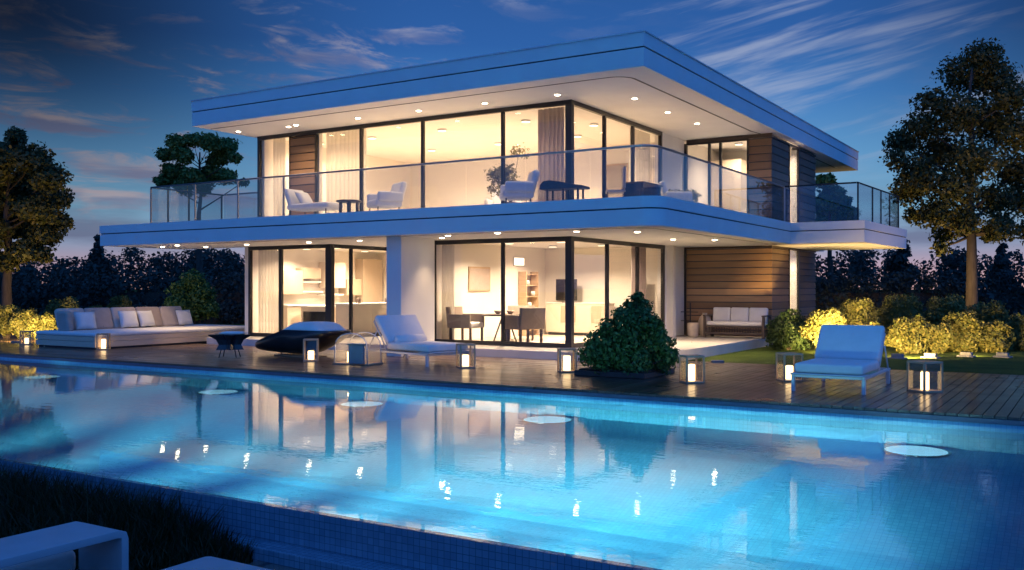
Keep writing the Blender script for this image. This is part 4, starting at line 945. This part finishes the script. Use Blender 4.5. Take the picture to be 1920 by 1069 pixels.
bush('big dark green bush on the deck in front of the dining room corner', 1172, 706, [(1196, 556, 12), (1186, 572, 18), (1206, 576, 18), (1168, 592, 22), (1196, 600, 28), (1222, 604, 20), (1145, 616, 24), (1180, 628, 36), (1228, 626, 24), (1122, 640, 24), (1160, 654, 42), (1206, 652, 40), (1244, 646, 20), (1108, 664, 24), (1256, 668, 18), (1136, 676, 32), (1190, 680, 36), (1234, 676, 28)], 12500, .042, 'leaf_bush', zb=ZD, name='dark_bush', shell=.4)
bush('small round dark bush at the right corner of the terrace', 1480, 656, [(1480, 598, 22), (1465, 615, 26), (1497, 615, 26), (1460, 635, 24), (1500, 635, 24), (1480, 625, 32)], 7000, .045, 'leaf_dark', name='dark_bush')
bush('tall dark bush behind the cream daybed beside the kitchen', 360, 607, [(362, 525, 20), (345, 545, 26), (378, 548, 24), (335, 572, 24), (362, 575, 32), (390, 578, 20)], 7000, .06, 'leaf_bush', name='dark_bush', d=36)
t = empty('planter', Vector(G(1172, 702))+Vector((0, 0, .002)), 0, 'low dark timber planter under the big dark bush', 'planter')
MB().box(-.72, .72, -.72, .72, 0, .10).build('tray', 'dark_wood', t, .01); MB().box(-.66, .66, -.66, .66, .101, .125).build('soil', 'earth', t, .01)
# clipped cloud shrubs lit from the ground
def shrub_group(spec, word):
    for k, (px, py, r, lab, dd) in enumerate(spec):
        d = dd; cl = []; r = r*1.12
        for q in range(11): a = q*2.4; f = math.sqrt((q+.5)/11); cl.append((px+math.cos(a)*f*r*.72, py+math.sin(a)*f*r*.55, r*.36))
        cl.append((px, py+r*.45, r*.55))
        bush(lab, px, 640, cl, 3200+int(r*70), .042, 'leaf_box', 'clipped_shrub', group=word, d=d, flat=.8, shell=.72)
shrub_group([(1546, 612, 40, 'lit clipped shrub leftmost on the right lawn, beside the small dark bush', 25.5), (1606, 594, 40, 'clipped shrub behind the back of the blue lounger', 27), (1626, 632, 34, 'low bright shrub just behind the blue lounger', 25), (1688, 588, 44, 'tall clipped shrub above right of the blue lounger', 27.5), (1705, 628, 42, 'brightest yellow shrub at the right of the blue lounger', 25),
             (1775, 592, 46, 'tall clipped shrub left of the bare tree trunk', 27.5), (1758, 634, 32, 'low shrub left below the bare tree trunk', 25), (1800, 622, 44, 'broad shrub in front of the bare tree trunk', 25.5), (1850, 606, 46, 'round green shrub right of the bare tree trunk', 26.5), (1866, 632, 34, 'low dark shrub second from the right edge', 25.5), (1925, 622, 42, 'dim shrub cut off by the right edge', 26)], 'clipped shrubs on the right lawn')
shrub_group([(12, 598, 30, 'lit shrub cut off by the left edge', 31), (48, 606, 30, 'low lit shrub behind the leftmost lantern', 30.5), (80, 612, 28, 'small lit shrub left of the daybed', 30), (118, 592, 38, 'taller green shrub just left of the daybed cushions', 31.5), (225, 574, 22, 'small shrub peeping over the daybed cushions', 36), (180, 590, 20, 'small dim shrub behind the first daybed cushion', 36)], 'clipped shrubs on the left lawn')
def garden_spot(label, px, d, rz, tilt, power, lit=True, spread=74):
    p = at(px, d, ZL); t = empty('garden_spotlight', p, rz, label, 'garden light', 'ground spotlights at the shrubs')
    MB().box(-.20, .20, -.12, .12, 0, .035).build('base', 'rock', t, .01)
    h = MB().box(-.14, .14, -.06, .06, .036, .12).build('housing', 'rock', t, .015); 
    if lit:
        MB().box(-.12, .12, .0601, .064, .05, .11).build('lens', 'garden_lens', t)
        l = lamp('spot_lamp', 'AREA', (0, 0, 0), power, (1, .62, .22), None, .3, spread=R(spread)); l.parent = t; l.location = (0, .08, .16); l.rotation_euler = (R(tilt), 0, 0)
for px, d, lab, pw, lit in ((1562, 23.6, 'glowing ground light at the foot of the leftmost lit shrub', 230, True), (1585, 23.2, 'ground light hidden behind the blue lounger', 200, True), (1683, 23.0, 'bright ground light at the foot of the brightest yellow shrub', 260, True), (1745, 23.2, 'unlit blue grey ground light box right of the yellow shrub', 0, False), (1812, 23.6, 'dim ground light in front of the broad shrub', 70, True), (1880, 23.4, 'unlit blue grey ground light box nearest the right edge', 0, False),
                        (30, 28.6, 'ground light in front of the shrubs at the left edge', 170, True), (85, 28.4, 'ground light between the daybed and the left shrubs', 150, True)):
    garden_spot(lab, px, d, TH-R(18 if px < 1600 else 46) if px > 1000 else TH+R(20), 97, pw*(.9 if 1500 < px < 1600 else .85), lit, 74 if 1500 < px < 1600 else 125)
t = garden_spot('small warm ground light on the lawn under the terrace edge', 1345, 20.95, TH, 74, 9, spread=100)
garden_spot('ground light at the foot of the tall right tree behind the shrubs', 1800, 36.2, TH, 150, 130, spread=110)
garden_spot('ground light at the foot of the broad left tree', 60, 34.0, TH+R(40), 150, 60, spread=110)
# potted plant upstairs and low plant tubs
def indoor_plant(label, loc, h, mat='leaf_pale', sp=1.0):
    t = empty('potted_plant', loc, 0, label, 'plant'); MB().lathe([(.16, 0), (.2, .02), (.23, .36), (.20, .37), (.19, .34)], 20).build('pot', 'clay', t, smooth=True); MB().lathe([(.19, .33), (.02, .34)], 18).build('soil', 'earth', t)
    cl = [(random.uniform(-.42, .42)*sp, random.uniform(-.32, .32)*sp, random.uniform(.6, h), random.uniform(.16, .28)) for _ in range(14)]
    leaves(cl, 1300, .05, 'foliage', mat, t, shell=.3); b = MB()
    for x, y, z, r in cl: b.tube([(0, 0, .33), (x*.4, y*.4, z*.6), (x, y, z)], .007, 5)
    b.build('stem', 'bark', t)
indoor_plant('leafy potted plant in the upper room behind the middle mullion', (-13.05, 21.0, ZS2), 1.75, 'leaf_pale', 1.25)
indoor_plant('small potted plant on the side balcony beyond the corner', (-9.9, 24.8, ZS2), .7)
# tall dark grass along the pool on the viewer's side
def tall_grass():
    n = 26000; x = rng.uniform(-13.5, -5.8, n); y = PY0-.22-rng.random(n)**1.3*1.1; f = np.clip((-5.7-x)/1.0, .0, 1)
    h = (.26+.32*rng.random(n))*(.35+.65*f)*np.clip(1-(PY0-.22-y)*.35, .3, 1); a = rng.uniform(0, 6.28, n); w = .006+.005*rng.random(n); lean = rng.normal(size=(n, 2))*.10
    b = np.stack([x, y, np.full(n, ZN-.005)], 1); s = np.stack([np.cos(a)*w, np.sin(a)*w, 0*w], 1); mid = b+np.stack([lean[:, 0]*.35*h*3, lean[:, 1]*.35*h*3, h*.6], 1); tip = b+np.stack([lean[:, 0]*h*3, lean[:, 1]*h*3, h], 1)
    q = np.stack([b-s, b+s, mid+s*.7, mid-s*.7, tip], 1).reshape(-1, 3); me = bpy.data.meshes.new('tall_grass'); idx = np.arange(n)[:, None]*5
    fs = np.concatenate([idx+np.array([[0, 1, 2, 3]])]).tolist()+np.concatenate([idx+np.array([[3, 2, 4]])]).tolist()
    me.from_pydata(q.tolist(), [], fs); me.materials.append(M['grass_blade']); o = bpy.data.objects.new('tall_grass', me); COL.objects.link(o); tag(o, 'tall dark grass growing against the near pool wall', 'grass', kind='stuff')
tall_grass()
# ------------------------------------------------------------------ render set-up
S.render.engine = 'CYCLES'; c = S.cycles; c.use_denoising = True
try: c.denoiser = 'OPENIMAGEDENOISE'; c.denoising_input_passes = 'RGB_ALBEDO_NORMAL'
except Exception: pass
c.max_bounces = 10; c.diffuse_bounces = 5; c.glossy_bounces = 5; c.transmission_bounces = 6; c.transparent_max_bounces = 24; c.caustics_reflective = False; c.caustics_refractive = False
c.sample_clamp_indirect = 6.0; c.use_light_tree = True
S.view_settings.view_transform = 'Standard'; S.view_settings.look = 'None'; S.view_settings.exposure = 0; S.view_settings.gamma = 1
